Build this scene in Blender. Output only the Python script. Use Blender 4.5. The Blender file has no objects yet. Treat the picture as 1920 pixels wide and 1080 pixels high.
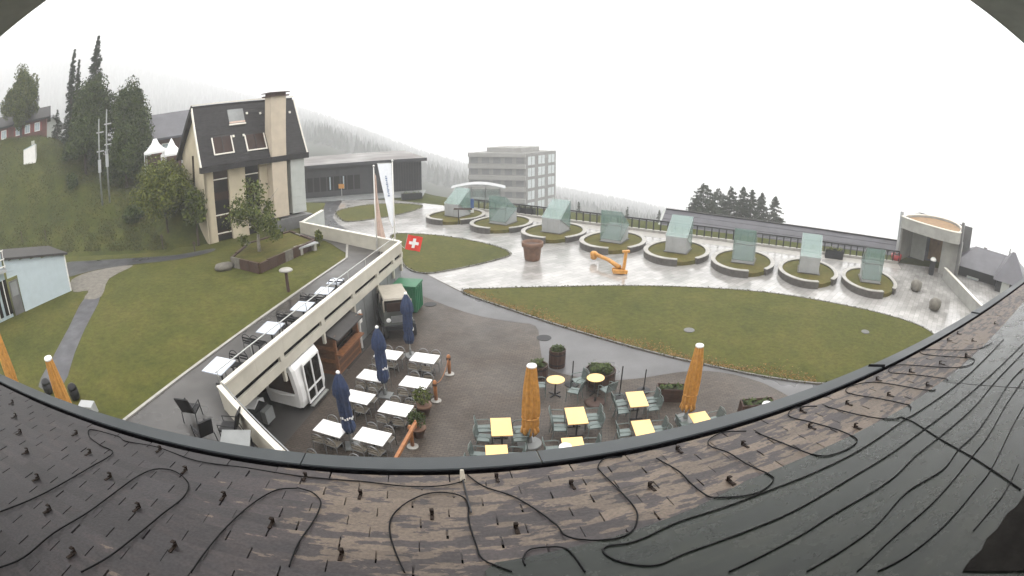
import bpy, math, random
import numpy as np
from mathutils import Vector, Matrix
random.seed(7); RNG = np.random.default_rng(7)
sc = bpy.context.scene
COL = sc.collection
R = math.radians
H = 11.0                      # camera height above the plaza
# ------------------------------------------------------------------ camera (wide webcam lens, fitted to the photo)
PITCH = 0.2051; CF = 1003.8; CK = 0.2015; CX = 953.0; CY = 406.8
cam = bpy.data.cameras.new('camera'); cam_o = bpy.data.objects.new('camera', cam); COL.objects.link(cam_o); sc.camera = cam_o
cam_o.location = (0, 0, H); cam_o.rotation_euler = (math.pi / 2 - PITCH, 0, 0)
cam.type = 'PANO'; cam.panorama_type = 'FISHEYE_LENS_POLYNOMIAL'
cam.sensor_width = 36; cam.sensor_fit = 'HORIZONTAL'
MM = 1920 / 36.0
cam.fisheye_polynomial_k0 = 0; cam.fisheye_polynomial_k1 = -MM / CF; cam.fisheye_polynomial_k2 = 0
cam.fisheye_polynomial_k3 = -MM ** 3 * CK / 1e6 / CF; cam.fisheye_polynomial_k4 = 0
cam.fisheye_fov = R(250)
cam.shift_x = -(CX - 960) / 1920; cam.shift_y = (CY - 540) / 1080
cam.clip_start = 0.02; cam.clip_end = 6000
# ------------------------------------------------------------------ world, sun, exposure (overcast)
SUN_EL, SUN_ROT = R(52), R(25)
w = bpy.data.worlds.new("World"); sc.world = w; w.use_nodes = True
nt = w.node_tree; bg = nt.nodes['Background']
sky = nt.nodes.new('ShaderNodeTexSky'); sky.sky_type = 'NISHITA'; sky.sun_disc = False
sky.sun_elevation = SUN_EL; sky.sun_rotation = SUN_ROT; sky.dust_density = 6; sky.air_density = 1.0; sky.altitude = 1400
bw = nt.nodes.new('ShaderNodeHueSaturation'); bw.inputs['Saturation'].default_value = 0.10
mixc = nt.nodes.new('ShaderNodeMix'); mixc.data_type = 'RGBA'; mixc.inputs[0].default_value = 0.80
mixc.inputs[7].default_value = (14.8, 14.4, 13.8, 1)      # the cloud layer, even over the whole dome
nt.links.new(sky.outputs[0], bw.inputs['Color']); nt.links.new(bw.outputs[0], mixc.inputs[6])
nt.links.new(mixc.outputs[2], bg.inputs[0]); bg.inputs[1].default_value = 0.13
sun = bpy.data.lights.new('sun', 'SUN'); sun.energy = 0.6; sun.angle = R(40); sun.color = (1, .97, .92)
sun_o = bpy.data.objects.new('sun', sun); COL.objects.link(sun_o)
sun_o.rotation_euler = (math.pi / 2 - SUN_EL, 0, math.pi - SUN_ROT)
sc.view_settings.view_transform = 'Standard'; sc.view_settings.look = 'None'; sc.view_settings.exposure = 0.84; sc.view_settings.gamma = 1
sc.cycles.max_bounces = 10; sc.cycles.diffuse_bounces = 3; sc.cycles.glossy_bounces = 3; sc.cycles.transmission_bounces = 6
sc.cycles.transparent_max_bounces = 12; sc.cycles.volume_bounces = 4; sc.cycles.use_denoising = True
sc.cycles.caustics_reflective = False; sc.cycles.caustics_refractive = False

# ------------------------------------------------------------------ pixel -> ray -> point
def ray(px, py):
    x = px - CX; y = -(py - CY); r = math.hypot(x, y) + 1e-9
    t = r / CF * (1 + CK * (r / 1000) ** 2)
    X = math.sin(t) * x / r; U = math.sin(t) * y / r; F = math.cos(t)
    c, s = math.cos(PITCH), math.sin(PITCH)
    return Vector((X, F * c + U * s, -F * s + U * c))
def G(px, py, z=0.0):
    d = ray(px, py); t = (z - H) / d.z
    return Vector((d.x * t, d.y * t, z))
def upz(px, py, b):           # height of a pixel standing vertically over ground point b
    d = ray(px, py); return H + d.z * math.hypot(b[0], b[1]) / math.hypot(d.x, d.y)
def azd(az, d, z=0.0):
    a = R(az); return Vector((math.sin(a) * d, math.cos(a) * d, z))
def az_of(px, py):
    d = ray(px, py); return math.degrees(math.atan2(d.x, d.y))
def el_of(px, py): return math.degrees(math.asin(ray(px, py).z))

# ------------------------------------------------------------------ materials
MATS = {}
def nodes(name):
    m = bpy.data.materials.new(name); m.use_nodes = True; MATS[name] = m
    n = m.node_tree.nodes; l = m.node_tree.links
    return m, n, l, n['Principled BSDF']
def mat(name, col, rough=.6, var=.18, scale=4.0, bump=0.0, bscale=40.0, metal=0.0, spec=.5, coat=0.0, stretch=None, col2=None, wetmap=0.0):
    m, n, l, p = nodes(name)
    tc = n.new('ShaderNodeTexCoord'); src = tc.outputs['Object']
    if stretch:
        mp = n.new('ShaderNodeMapping'); mp.inputs['Scale'].default_value = stretch; l.new(src, mp.inputs[0]); src = mp.outputs[0]
    ns = n.new('ShaderNodeTexNoise'); ns.inputs['Scale'].default_value = scale; ns.inputs['Detail'].default_value = 6; ns.inputs['Roughness'].default_value = .6
    l.new(src, ns.inputs['Vector'])
    rp = n.new('ShaderNodeValToRGB'); l.new(ns.outputs['Fac'], rp.inputs[0])
    a = tuple(max(0, c * (1 - var)) for c in col); b = col2 or tuple(min(1, c * (1 + var)) for c in col)
    rp.color_ramp.elements[0].color = (*a, 1); rp.color_ramp.elements[0].position = .3
    rp.color_ramp.elements[1].color = (*b, 1); rp.color_ramp.elements[1].position = .7
    l.new(rp.outputs[0], p.inputs['Base Color'])
    p.inputs['Roughness'].default_value = rough; p.inputs['Metallic'].default_value = metal
    p.inputs['Specular IOR Level'].default_value = spec
    if wetmap:
        mr = n.new('ShaderNodeMapRange'); mr.inputs[1].default_value = .35; mr.inputs[2].default_value = .65
        mr.inputs[3].default_value = max(.03, rough - wetmap); mr.inputs[4].default_value = min(1, rough + wetmap)
        n2 = n.new('ShaderNodeTexNoise'); n2.inputs['Scale'].default_value = scale * .37; n2.inputs['Detail'].default_value = 4
        l.new(src, n2.inputs['Vector']); l.new(n2.outputs['Fac'], mr.inputs[0]); l.new(mr.outputs[0], p.inputs['Roughness'])
    if coat: p.inputs['Coat Weight'].default_value = coat; p.inputs['Coat Roughness'].default_value = .12
    if bump:
        nb = n.new('ShaderNodeTexNoise'); nb.inputs['Scale'].default_value = bscale; nb.inputs['Detail'].default_value = 4
        l.new(src, nb.inputs['Vector'])
        bn = n.new('ShaderNodeBump'); bn.inputs['Strength'].default_value = bump; bn.inputs['Distance'].default_value = .02
        l.new(nb.outputs['Fac'], bn.inputs['Height']); l.new(bn.outputs[0], p.inputs['Normal'])
    return m
def brick_mat(name, c1, c2, mortar, sx, sy, msize, rough, wet, rot=0.0, bump=.3, spec=.5, patch=None):
    m, n, l, p = nodes(name)
    tc = n.new('ShaderNodeTexCoord'); mp = n.new('ShaderNodeMapping'); mp.inputs['Rotation'].default_value = (0, 0, rot)
    l.new(tc.outputs['Object'], mp.inputs[0])
    br = n.new('ShaderNodeTexBrick'); br.inputs['Scale'].default_value = 1; br.inputs['Brick Width'].default_value = sx
    br.inputs['Row Height'].default_value = sy; br.inputs['Mortar Size'].default_value = msize
    br.inputs['Color1'].default_value = (*c1, 1); br.inputs['Color2'].default_value = (*c2, 1); br.inputs['Mortar'].default_value = (*mortar, 1)
    l.new(mp.outputs[0], br.inputs['Vector'])
    ns = n.new('ShaderNodeTexNoise'); ns.inputs['Scale'].default_value = .35; ns.inputs['Detail'].default_value = 7; ns.inputs['Roughness'].default_value = .65
    l.new(tc.outputs['Object'], ns.inputs['Vector'])
    mr = n.new('ShaderNodeMapRange'); mr.inputs[1].default_value = .3; mr.inputs[2].default_value = .7; mr.inputs[3].default_value = .68; mr.inputs[4].default_value = 1.25
    l.new(ns.outputs['Fac'], mr.inputs[0])
    mx = n.new('ShaderNodeMix'); mx.data_type = 'RGBA'; mx.blend_type = 'MULTIPLY'; mx.inputs[0].default_value = 1
    l.new(br.outputs['Color'], mx.inputs[6]); l.new(mr.outputs[0], mx.inputs[7]); l.new(mx.outputs[2], p.inputs['Base Color'])
    n2 = n.new('ShaderNodeTexNoise'); n2.inputs['Scale'].default_value = .22; n2.inputs['Detail'].default_value = 5; n2.inputs['Roughness'].default_value = .6
    l.new(tc.outputs['Object'], n2.inputs['Vector'])
    mr2 = n.new('ShaderNodeMapRange'); mr2.inputs[1].default_value = .38; mr2.inputs[2].default_value = .62
    mr2.inputs[3].default_value = max(.04, rough - wet); mr2.inputs[4].default_value = min(1, rough + wet)
    l.new(n2.outputs['Fac'], mr2.inputs[0]); l.new(mr2.outputs[0], p.inputs['Roughness'])
    p.inputs['Specular IOR Level'].default_value = spec
    bn = n.new('ShaderNodeBump'); bn.inputs['Strength'].default_value = bump; bn.inputs['Distance'].default_value = .01
    l.new(br.outputs['Fac'], bn.inputs['Height']); bn.invert = True; l.new(bn.outputs[0], p.inputs['Normal'])
    return m
def grass_mat(name, cols, rough=.8):
    m, n, l, p = nodes(name)
    tc = n.new('ShaderNodeTexCoord')
    big = n.new('ShaderNodeTexNoise'); big.inputs['Scale'].default_value = .22; big.inputs['Detail'].default_value = 8; big.inputs['Roughness'].default_value = .68
    l.new(tc.outputs['Object'], big.inputs['Vector'])
    rp = n.new('ShaderNodeValToRGB'); l.new(big.outputs['Fac'], rp.inputs[0]); cr = rp.color_ramp
    cr.elements[0].position = .28; cr.elements[0].color = (*cols[0], 1); cr.elements[1].position = .74; cr.elements[1].color = (*cols[2], 1)
    e = cr.elements.new(.5); e.color = (*cols[1], 1)
    wide = n.new('ShaderNodeTexNoise'); wide.inputs['Scale'].default_value = .9; wide.inputs['Detail'].default_value = 4; l.new(tc.outputs['Object'], wide.inputs['Vector'])
    wadd = n.new('ShaderNodeMath'); wadd.operation = 'MULTIPLY_ADD'; wadd.inputs[1].default_value = .45; l.new(wide.outputs['Fac'], wadd.inputs[0]); wsub = n.new('ShaderNodeMath'); wsub.operation = 'SUBTRACT'; wsub.inputs[1].default_value = .225; l.new(big.outputs['Fac'], wsub.inputs[0]); l.new(wsub.outputs[0], wadd.inputs[2]); l.new(wadd.outputs[0], rp.inputs[0])
    fine = n.new('ShaderNodeTexNoise'); fine.inputs['Scale'].default_value = 3.2; fine.inputs['Detail'].default_value = 9; fine.inputs['Roughness'].default_value = .78
    l.new(tc.outputs['Object'], fine.inputs['Vector'])
    mr = n.new('ShaderNodeMapRange'); mr.inputs[1].default_value = .3; mr.inputs[2].default_value = .7; mr.inputs[3].default_value = .62; mr.inputs[4].default_value = 1.38
    l.new(fine.outputs['Fac'], mr.inputs[0])
    mx = n.new('ShaderNodeMix'); mx.data_type = 'RGBA'; mx.blend_type = 'MULTIPLY'; mx.inputs[0].default_value = 1
    l.new(rp.outputs[0], mx.inputs[6]); l.new(mr.outputs[0], mx.inputs[7]); l.new(mx.outputs[2], p.inputs['Base Color'])
    p.inputs['Roughness'].default_value = rough; p.inputs['Specular IOR Level'].default_value = .15
    bn = n.new('ShaderNodeBump'); bn.inputs['Strength'].default_value = .6; bn.inputs['Distance'].default_value = .05
    l.new(fine.outputs['Fac'], bn.inputs['Height']); l.new(bn.outputs[0], p.inputs['Normal'])
    return m
def leaf_mat(name, c1, c2):
    m, n, l, p = nodes(name)
    g = n.new('ShaderNodeNewGeometry'); rp = n.new('ShaderNodeValToRGB'); l.new(g.outputs['Random Per Island'], rp.inputs[0])
    rp.color_ramp.elements[0].color = (*c1, 1); rp.color_ramp.elements[1].color = (*c2, 1)
    l.new(rp.outputs[0], p.inputs['Base Color']); p.inputs['Roughness'].default_value = .65; p.inputs['Specular IOR Level'].default_value = .25
    return m
def glass_mat(name, tint, alpha=.35, rough=.03):
    m, n, l, p = nodes(name)
    p.inputs['Base Color'].default_value = (*tint, 1); p.inputs['Roughness'].default_value = rough
    p.inputs['Alpha'].default_value = alpha; p.inputs['Specular IOR Level'].default_value = .6
    return m
mat('white_paint', (.74, .73, .70), .45, .06, 3, .08, 30, wetmap=.15)
mat('white_laminate', (.82, .82, .82), .3, .03)
mat('white_plastic', (.8, .8, .8), .35, .04)
mat('parapet_cream', (.48, .455, .39), .5, .10, 1.5, .1, 30)
mat('parapet_cap', (.68, .65, .58), .4, .08, 2)
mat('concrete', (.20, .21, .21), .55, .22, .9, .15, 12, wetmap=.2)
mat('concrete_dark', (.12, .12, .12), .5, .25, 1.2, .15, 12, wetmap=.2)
mat('stone_grey', (.34, .35, .36), .45, .12, 1.2, .1, 25)
mat('stone_light', (.30, .288, .265), .4, .2, 2.5, .15, 20)
mat('stone_dark', (.075, .07, .065), .45, .3, 3, .2, 20)
mat('deck_wet', (.055, .052, .050), .32, .3, .6, .1, 30, wetmap=.2)
mat('kerb', (.14, .132, .12), .5, .2, 2, .1, 20)
mat('asphalt', (.088, .088, .092), .42, .22, .5, .25, 60, wetmap=.18)
mat('asphalt_road', (.042, .043, .047), .4, .3, .7, .25, 50, wetmap=.15)
mat('gravel', (.145, .132, .112), .7, .3, 3, .4, 40)
mat('path_pavers', (.058, .058, .066), .45, .25, 2, .2, 30, wetmap=.15)
brick_mat('plaza_pavers', (.088, .070, .057), (.060, .048, .040), (.032, .026, .022), .24, .12, .012, .5, .16, R(8), .35, .28)
brick_mat('plaza_slabs', (.36, .352, .338), (.27, .264, .254), (.16, .157, .152), .9, .45, .010, .15, .12, R(-36), .06, .95)
grass_mat('lawn', [(.048, .055, .010), (.066, .069, .013), (.090, .082, .019)])
grass_mat('island_grass', [(.06, .062, .012), (.08, .076, .016), (.105, .085, .024)])
grass_mat('hill_grass', [(.028, .036, .006), (.046, .054, .009), (.074, .072, .016)], .9)
grass_mat('far_ground', [(.016, .022, .014), (.024, .03, .018), (.035, .04, .022)], .9)
leaf_mat('leaf_dark', (.013, .026, .005), (.060, .084, .015)); leaf_mat('leaf_mid', (.028, .042, .008), (.105, .125, .022))
leaf_mat('leaf_yellow', (.035, .050, .008), (.15, .165, .024)); leaf_mat('needle', (.009, .020, .008), (.036, .056, .021))
leaf_mat('blade', (.035, .043, .010), (.085, .085, .022)); leaf_mat('dry_blade', (.10, .065, .02), (.24, .14, .045)); leaf_mat('forest_needle', (.012, .02, .014), (.03, .04, .026))
mat('bark', (.06, .045, .035), .85, .3, 6, .4, 20); mat('bark_pale', (.22, .2, .17), .8, .3, 6, .3, 20)
mat('metal_grey', (.30, .31, .32), .35, .12, 4, metal=.7); mat('metal_dark', (.022, .023, .026), .5, .2, 5, spec=.25)
mat('aluminium', (.55, .56, .55), .28, .1, 6, metal=.8); mat('pole_dull', (.20, .21, .20), .6, .2, 3); mat('pole_grey', (.36, .37, .36), .5, .15, 3)
mat('chair_grey', (.13, .165, .16), .35, .18, 5, metal=.25); mat('wood_slat', (.17, .15, .12), .45, .2, 8, .1, 30)
mat('black_plastic', (.014, .014, .016), .5, .2, 5, spec=.2); mat('rubber', (.012, .012, .012), .6, .2, 5)
mat('table_yellow', (.86, .56, .22), .35, .05, 4); mat('table_edge', (.42, .15, .06), .4, .1, 4); mat('table_wet_grey', (.5, .54, .62), .2, .2, 3, wetmap=.1)
mat('canvas_blue', (.016, .032, .085), .7, .35, 9, .3, 30); mat('canvas_yellow', (.44, .215, .045), .75, .22, 8, .3, 30)
mat('canvas_white', (.82, .82, .82), .7, .04); mat('flag_white', (.80, .83, .88), .7, .05); mat('flag_pink', (.50, .37, .31), .7, .15)
mat('flag_red', (.62, .035, .02), .7, .08); mat('ink_blue', (.06, .12, .3), .6, .1)
mat('wood_brown', (.11, .052, .026), .55, .35, 5, .2, 20); mat('wood_orange', (.20, .085, .035), .5, .35, 5, .2, 20, stretch=(1, 1, 4)); mat('wood_dark', (.05, .024, .016), .6, .35, 5, .3, 20, stretch=(1, 6, 1))
mat('wood_post', (.30, .12, .04), .55, .25, 6, .2, 20); mat('terracotta', (.145, .075, .045), .6, .3, 3, .2, 15); mat('orange_wood', (.50, .235, .045), .45, .25, 4, .2, 20)
mat('soil', (.03, .022, .016), .9, .3, 8, .4, 20); mat('rock', (.13, .12, .10), .7, .3, 4, .4, 10)
mat('plaster_cream', (.47, .41, .30), .8, .10, 1.2, .12, 60); mat('plaster_chimney', (.46, .395, .31), .8, .10, 1.4, .15, 60)
mat('slate_roof', (.024, .023, .024), .6, .25, 3, .2, 20, spec=.25); mat('slate_long', (.075, .075, .088), .45, .15, 1.2, .2, 20, wetmap=.1)
mat('window_dark', (.010, .009, .009), .12, .2, 2, spec=.22); mat('window_brown', (.030, .016, .012), .2, .25, 3, spec=.22); mat('shutter_red', (.20, .035, .03), .5, .15, 3)
mat('flat_roof', (.14, .13, .125), .5, .2, .4, wetmap=.2); mat('facade_dark', (.022, .024, .028), .6, .2, 1.5); mat('panel_grey', (.40, .42, .40), .5, .08, 2); mat('facade_brown', (.07, .03, .022), .7, .25, 3)
mat('siding', (.40, .47, .50), .5, .05, 2); mat('shed_roof', (.030, .027, .027), .6, .3, 2, .2, 20); mat('pale_blue', (.38, .46, .5), .4, .15, 3)
mat('facade_red', (.12, .042, .032), .7, .2, 3); mat('hotel_wall', (.17, .166, .155), .7, .15, .5); mat('hotel_band', (.24, .235, .22), .7, .12, .5); mat('hotel_pane', (.5, .55, .55), .1, .1, 1); mat('hotel_glass', (.10, .105, .105), .3, .1, 1)  # hotel_wall and hotel_band tones lightened to paint haze over the block
mat('green_bin', (.012, .13, .055), .45, .12, 3); mat('truck_roof', (.33, .30, .25), .45, .12, 3); mat('truck_body', (.085, .092, .085), .4, .25, 4)
mat('tower_roof', (.24, .15, .075), .8, .3, 1.5, .3, 10); mat('tower_conc', (.30, .30, .28), .6, .2, .8, .12, 12); mat('red_pot', (.28, .03, .03), .5, .2, 3)
mat('pole_cap', (.85, .85, .85), .4, .03); mat('cabin_white', (.8, .8, .8), .3, .04); mat('red_paint', (.5, .03, .02), .4, .1)
mat('hood_grey', (.68, .73, .67), .6, .12, 6); mat('gutter_metal', (.028, .034, .038), .42, .14, 1.3, .04, 8, metal=.0, wetmap=.12, spec=.35)
mat('black_gap', (.004, .004, .005), .9, .1, 4, spec=.03); mat('cable', (.007, .007, .008), .7, .2, 8, spec=.12); mat('guard_iron', (.018, .012, .009), .7, .4, 20, spec=.12)
mat('light_mortar', (.5, .46, .38), .6, .2, 10); mat('stained_dirt', (.014, .013, .012), .9, .4, 9, .3, 30, spec=.05)
glass_mat('glass_green', (.19, .30, .27), .36); glass_mat('glass_pale', (.38, .50, .48), .30); glass_mat('glass_clear', (.3, .4, .38), .18)
# worn, wet roof shingles: dark bitumen with a torn beige film left on it
def shingle_mat():
    m, n, l, p = nodes('shingle')
    g = n.new('ShaderNodeNewGeometry'); vr = n.new('ShaderNodeVectorRotate'); vr.rotation_type = 'Z_AXIS'; vr.inputs['Angle'].default_value = -math.atan2(.1476, .989)
    l.new(g.outputs['Position'], vr.inputs['Vector'])
    mp = n.new('ShaderNodeMapping'); mp.inputs['Scale'].default_value = (5, 14, 5); l.new(vr.outputs[0], mp.inputs[0])
    ns = n.new('ShaderNodeTexNoise'); ns.inputs['Scale'].default_value = 1.0; ns.inputs['Detail'].default_value = 7; ns.inputs['Roughness'].default_value = .62; l.new(mp.outputs[0], ns.inputs['Vector'])
    sx = n.new('ShaderNodeSeparateXYZ'); l.new(vr.outputs[0], sx.inputs[0])
    gr = n.new('ShaderNodeMapRange'); gr.inputs[1].default_value = -1.6; gr.inputs[2].default_value = -.35; gr.inputs[3].default_value = -.26; gr.inputs[4].default_value = -.012; l.new(sx.outputs[0], gr.inputs[0])
    lo = n.new('ShaderNodeTexNoise'); lo.inputs['Scale'].default_value = 1.3; lo.inputs['Detail'].default_value = 3; l.new(vr.outputs[0], lo.inputs['Vector'])
    a1 = n.new('ShaderNodeMath'); a1.operation = 'ADD'; l.new(ns.outputs['Fac'], a1.inputs[0]); l.new(gr.outputs[0], a1.inputs[1])
    a2 = n.new('ShaderNodeMath'); a2.operation = 'MULTIPLY_ADD'; l.new(lo.outputs['Fac'], a2.inputs[0]); a2.inputs[1].default_value = .35; l.new(a1.outputs[0], a2.inputs[2])
    rp = n.new('ShaderNodeValToRGB'); l.new(a2.outputs[0], rp.inputs[0]); cr = rp.color_ramp
    cr.elements[0].position = .42; cr.elements[0].color = (.032, .029, .031, 1); cr.elements[1].position = .664; cr.elements[1].color = (.118, .092, .072, 1)
    e_ = cr.elements.new(.56); e_.color = (.042, .035, .036, 1); e_ = cr.elements.new(.655); e_.color = (.046, .038, .038, 1)
    fn = n.new('ShaderNodeTexNoise'); fn.inputs['Scale'].default_value = 60; fn.inputs['Detail'].default_value = 4; l.new(g.outputs['Position'], fn.inputs['Vector'])
    oi = n.new('ShaderNodeObjectInfo')
    mr = n.new('ShaderNodeMapRange'); mr.inputs[1].default_value = .3; mr.inputs[2].default_value = .7; mr.inputs[3].default_value = .75; mr.inputs[4].default_value = 1.2; l.new(fn.outputs['Fac'], mr.inputs[0])
    mo = n.new('ShaderNodeMapRange'); mo.inputs[3].default_value = .82; mo.inputs[4].default_value = 1.18; l.new(oi.outputs['Random'], mo.inputs[0])
    mm = n.new('ShaderNodeMath'); mm.operation = 'MULTIPLY'; l.new(mr.outputs[0], mm.inputs[0]); l.new(mo.outputs[0], mm.inputs[1])
    mx = n.new('ShaderNodeMix'); mx.data_type = 'RGBA'; mx.blend_type = 'MULTIPLY'; mx.inputs[0].default_value = 1
    l.new(rp.outputs[0], mx.inputs[6]); l.new(mm.outputs[0], mx.inputs[7]); l.new(mx.outputs[2], p.inputs['Base Color'])
    p.inputs['Roughness'].default_value = .5; p.inputs['Specular IOR Level'].default_value = .28
    bn = n.new('ShaderNodeBump'); bn.inputs['Strength'].default_value = .35; bn.inputs['Distance'].default_value = .004
    l.new(fn.outputs['Fac'], bn.inputs['Height']); l.new(bn.outputs[0], p.inputs['Normal'])
shingle_mat()
def metal_roof_mat():
    m, n, l, p = nodes('metal_roof')
    g = n.new('ShaderNodeNewGeometry'); vr = n.new('ShaderNodeVectorRotate'); vr.rotation_type = 'Z_AXIS'; vr.inputs['Angle'].default_value = -math.atan2(.1476, .989); l.new(g.outputs['Position'], vr.inputs['Vector'])
    mp = n.new('ShaderNodeMapping'); mp.inputs['Scale'].default_value = (.7, 9, 3); l.new(vr.outputs[0], mp.inputs[0])
    a = n.new('ShaderNodeTexNoise'); a.inputs['Scale'].default_value = 1; a.inputs['Detail'].default_value = 6; a.inputs['Roughness'].default_value = .65; l.new(mp.outputs[0], a.inputs['Vector'])
    c = n.new('ShaderNodeTexNoise'); c.inputs['Scale'].default_value = 3.5; c.inputs['Detail'].default_value = 7; c.inputs['Roughness'].default_value = .7; l.new(vr.outputs[0], c.inputs['Vector'])
    ad = n.new('ShaderNodeMath'); ad.operation = 'ADD'; l.new(a.outputs['Fac'], ad.inputs[0]); l.new(c.outputs['Fac'], ad.inputs[1])
    rp = n.new('ShaderNodeValToRGB'); mr = n.new('ShaderNodeMapRange'); mr.inputs[1].default_value = .7; mr.inputs[2].default_value = 1.3; l.new(ad.outputs[0], mr.inputs[0]); l.new(mr.outputs[0], rp.inputs[0])
    cr = rp.color_ramp; cr.elements[0].color = (.010, .013, .012, 1); cr.elements[1].color = (.026, .029, .023, 1); e = cr.elements.new(.5); e.color = (.016, .020, .017, 1)
    l.new(rp.outputs[0], p.inputs['Base Color']); r2 = n.new('ShaderNodeMapRange'); r2.inputs[1].default_value = .35; r2.inputs[2].default_value = .65; r2.inputs[3].default_value = .14; r2.inputs[4].default_value = .34; l.new(c.outputs['Fac'], r2.inputs[0]); l.new(r2.outputs[0], p.inputs['Roughness'])
    p.inputs['Specular IOR Level'].default_value = .22
    bn = n.new('ShaderNodeBump'); bn.inputs['Strength'].default_value = .10; bn.inputs['Distance'].default_value = .01; l.new(a.outputs['Fac'], bn.inputs['Height']); l.new(bn.outputs[0], p.inputs['Normal'])
metal_roof_mat()

# ------------------------------------------------------------------ mesh builder
class MB:
    def __init__(s): s.v = []; s.f = []; s.m = None
    def add(s, vs, fs, M=None):
        o = len(s.v)
        for q in vs:
            q = Vector(q)
            if M is not None: q = M @ q
            s.v.append(q[:])
        s.f += [tuple(i + o for i in f) for f in fs]; return s
    def box(s, c, d, M=None, rz=0.0, taper=1.0):
        x, y, z = d[0] / 2, d[1] / 2, d[2] / 2; t = taper
        vs = [(-x, -y, -z), (x, -y, -z), (x, y, -z), (-x, y, -z), (-x * t, -y * t, z), (x * t, -y * t, z), (x * t, y * t, z), (-x * t, y * t, z)]
        L = Matrix.Translation(c) @ Matrix.Rotation(rz, 4, 'Z')
        if M is not None: L = M @ L
        return s.add(vs, [(0, 3, 2, 1), (4, 5, 6, 7), (0, 1, 5, 4), (1, 2, 6, 5), (2, 3, 7, 6), (3, 0, 4, 7)], L)
    def prism(s, poly, z0, z1, M=None):
        n = len(poly); vs = [(p[0], p[1], z0) for p in poly] + [(p[0], p[1], z1) for p in poly]
        fs = [tuple(range(n - 1, -1, -1)), tuple(range(n, 2 * n))] + [(i, (i + 1) % n, n + (i + 1) % n, n + i) for i in range(n)]
        return s.add(vs, fs, M)
    def ext(s, poly, a, b, axis='x', M=None):   # polygon in the (other two) axes extruded along axis
        n = len(poly)
        mk = {'x': lambda p, t: (t, p[0], p[1]), 'y': lambda p, t: (p[0], t, p[1])}[axis]
        vs = [mk(p, a) for p in poly] + [mk(p, b) for p in poly]
        fs = [tuple(range(n - 1, -1, -1)), tuple(range(n, 2 * n))] + [(i, (i + 1) % n, n + (i + 1) % n, n + i) for i in range(n)]
        return s.add(vs, fs, M)
    def beam(s, a, b, w, h):                    # straight bar from a to b, w wide, h high
        a = Vector(a); b = Vector(b); d = b - a; L = d.length
        q = d.to_track_quat('X', 'Z').to_matrix().to_4x4()
        return s.box((L / 2, 0, 0), (L, w, h), Matrix.Translation(a) @ q)
    def tube(s, pts, r, n=6, cap=True):
        pts = [Vector(p) for p in pts]; m = len(pts); rr = r if isinstance(r, (list, tuple)) else [r] * m
        o = len(s.v); ref = None
        for i, p in enumerate(pts):
            d = (pts[min(i + 1, m - 1)] - pts[max(i - 1, 0)]).normalized()
            if ref is None: ref = d.orthogonal().normalized()
            x = (ref - d * ref.dot(d)); x = x.normalized() if x.length > 1e-6 else d.orthogonal().normalized(); ref = x
            y = d.cross(x)
            for k in range(n):
                a = 2 * math.pi * k / n; s.v.append((p + (x * math.cos(a) + y * math.sin(a)) * rr[i])[:])
        for i in range(m - 1):
            for k in range(n):
                s.f.append((o + i * n + k, o + i * n + (k + 1) % n, o + (i + 1) * n + (k + 1) % n, o + (i + 1) * n + k))
        if cap:
            s.f.append(tuple(o + k for k in range(n - 1, -1, -1))); s.f.append(tuple(o + (m - 1) * n + k for k in range(n)))
        return s
    def lathe(s, prof, n=16, M=None, wob=None):
        vs = []; fs = []; m = len(prof)
        for i, (r, z) in enumerate(prof):
            for k in range(n):
                a = 2 * math.pi * k / n; q = r * (wob(a, z) if wob else 1)
                vs.append((q * math.cos(a), q * math.sin(a), z))
        for i in range(m - 1):
            for k in range(n): fs.append((i * n + k, i * n + (k + 1) % n, (i + 1) * n + (k + 1) % n, (i + 1) * n + k))
        fs.append(tuple(range(n - 1, -1, -1))); fs.append(tuple((m - 1) * n + k for k in range(n)))
        return s.add(vs, fs, M)
    def ell(s, poly, z):
        return s.add([(p[0], p[1], z) for p in poly], [tuple(range(len(poly)))])
    def build(s, name, m, parent=None, smooth=False, loc=None, rz=0.0):
        me = bpy.data.meshes.new(name); me.from_pydata(s.v, [], s.f); me.update()
        me.materials.append(MATS[m])
        if smooth: me.polygons.foreach_set('use_smooth', [True] * len(me.polygons))
        o = bpy.data.objects.new(name, me); COL.objects.link(o)
        if parent is not None: o.parent = parent
        if loc is not None: o.location = loc
        if rz: o.rotation_euler = (0, 0, rz)
        return o
def tag(o, label=None, cat=None, group=None, kind=None):
    if label: o['label'] = label
    if cat: o['category'] = cat
    if group: o['group'] = group
    if kind: o['kind'] = kind
    return o
def thing(name, label, cat, loc=(0, 0, 0), rz=0.0, group=None):
    o = bpy.data.objects.new(name, None); COL.objects.link(o); o.location = loc; o.rotation_euler = (0, 0, rz); o.empty_display_size = .2
    return tag(o, label, cat, group)
def copy_tree(o, parent=None):
    c = o.copy(); COL.objects.link(c); c.parent = parent
    for ch in o.children: copy_tree(ch, c)
    return c
def place(proto, used, loc, rz, label, group, sc_=None):
    o = proto if not used[0] else copy_tree(proto); used[0] = True
    o.location = loc; o.rotation_euler = (0, 0, rz); tag(o, label, None, group)
    if sc_: o.scale = (sc_, sc_, sc_)
    return o
def catmull(pts, k=6, closed=True):
    n = len(pts); out = []; P = [Vector((p[0], p[1], p[2] if len(p) > 2 else 0.0)) for p in pts]
    rng = range(n) if closed else range(n - 1)
    for i in rng:
        g = (lambda j: P[j % n]) if closed else (lambda j: P[max(0, min(n - 1, j))])
        a, b, c, d = g(i - 1), g(i), g(i + 1), g(i + 2)
        for j in range(k):
            t = j / k
            out.append(.5 * ((2 * b) + (c - a) * t + (2 * a - 5 * b + 4 * c - d) * t * t + (3 * b - a - 3 * c + d) * t ** 3))
    if not closed: out.append(P[-1])
    return out
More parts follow.
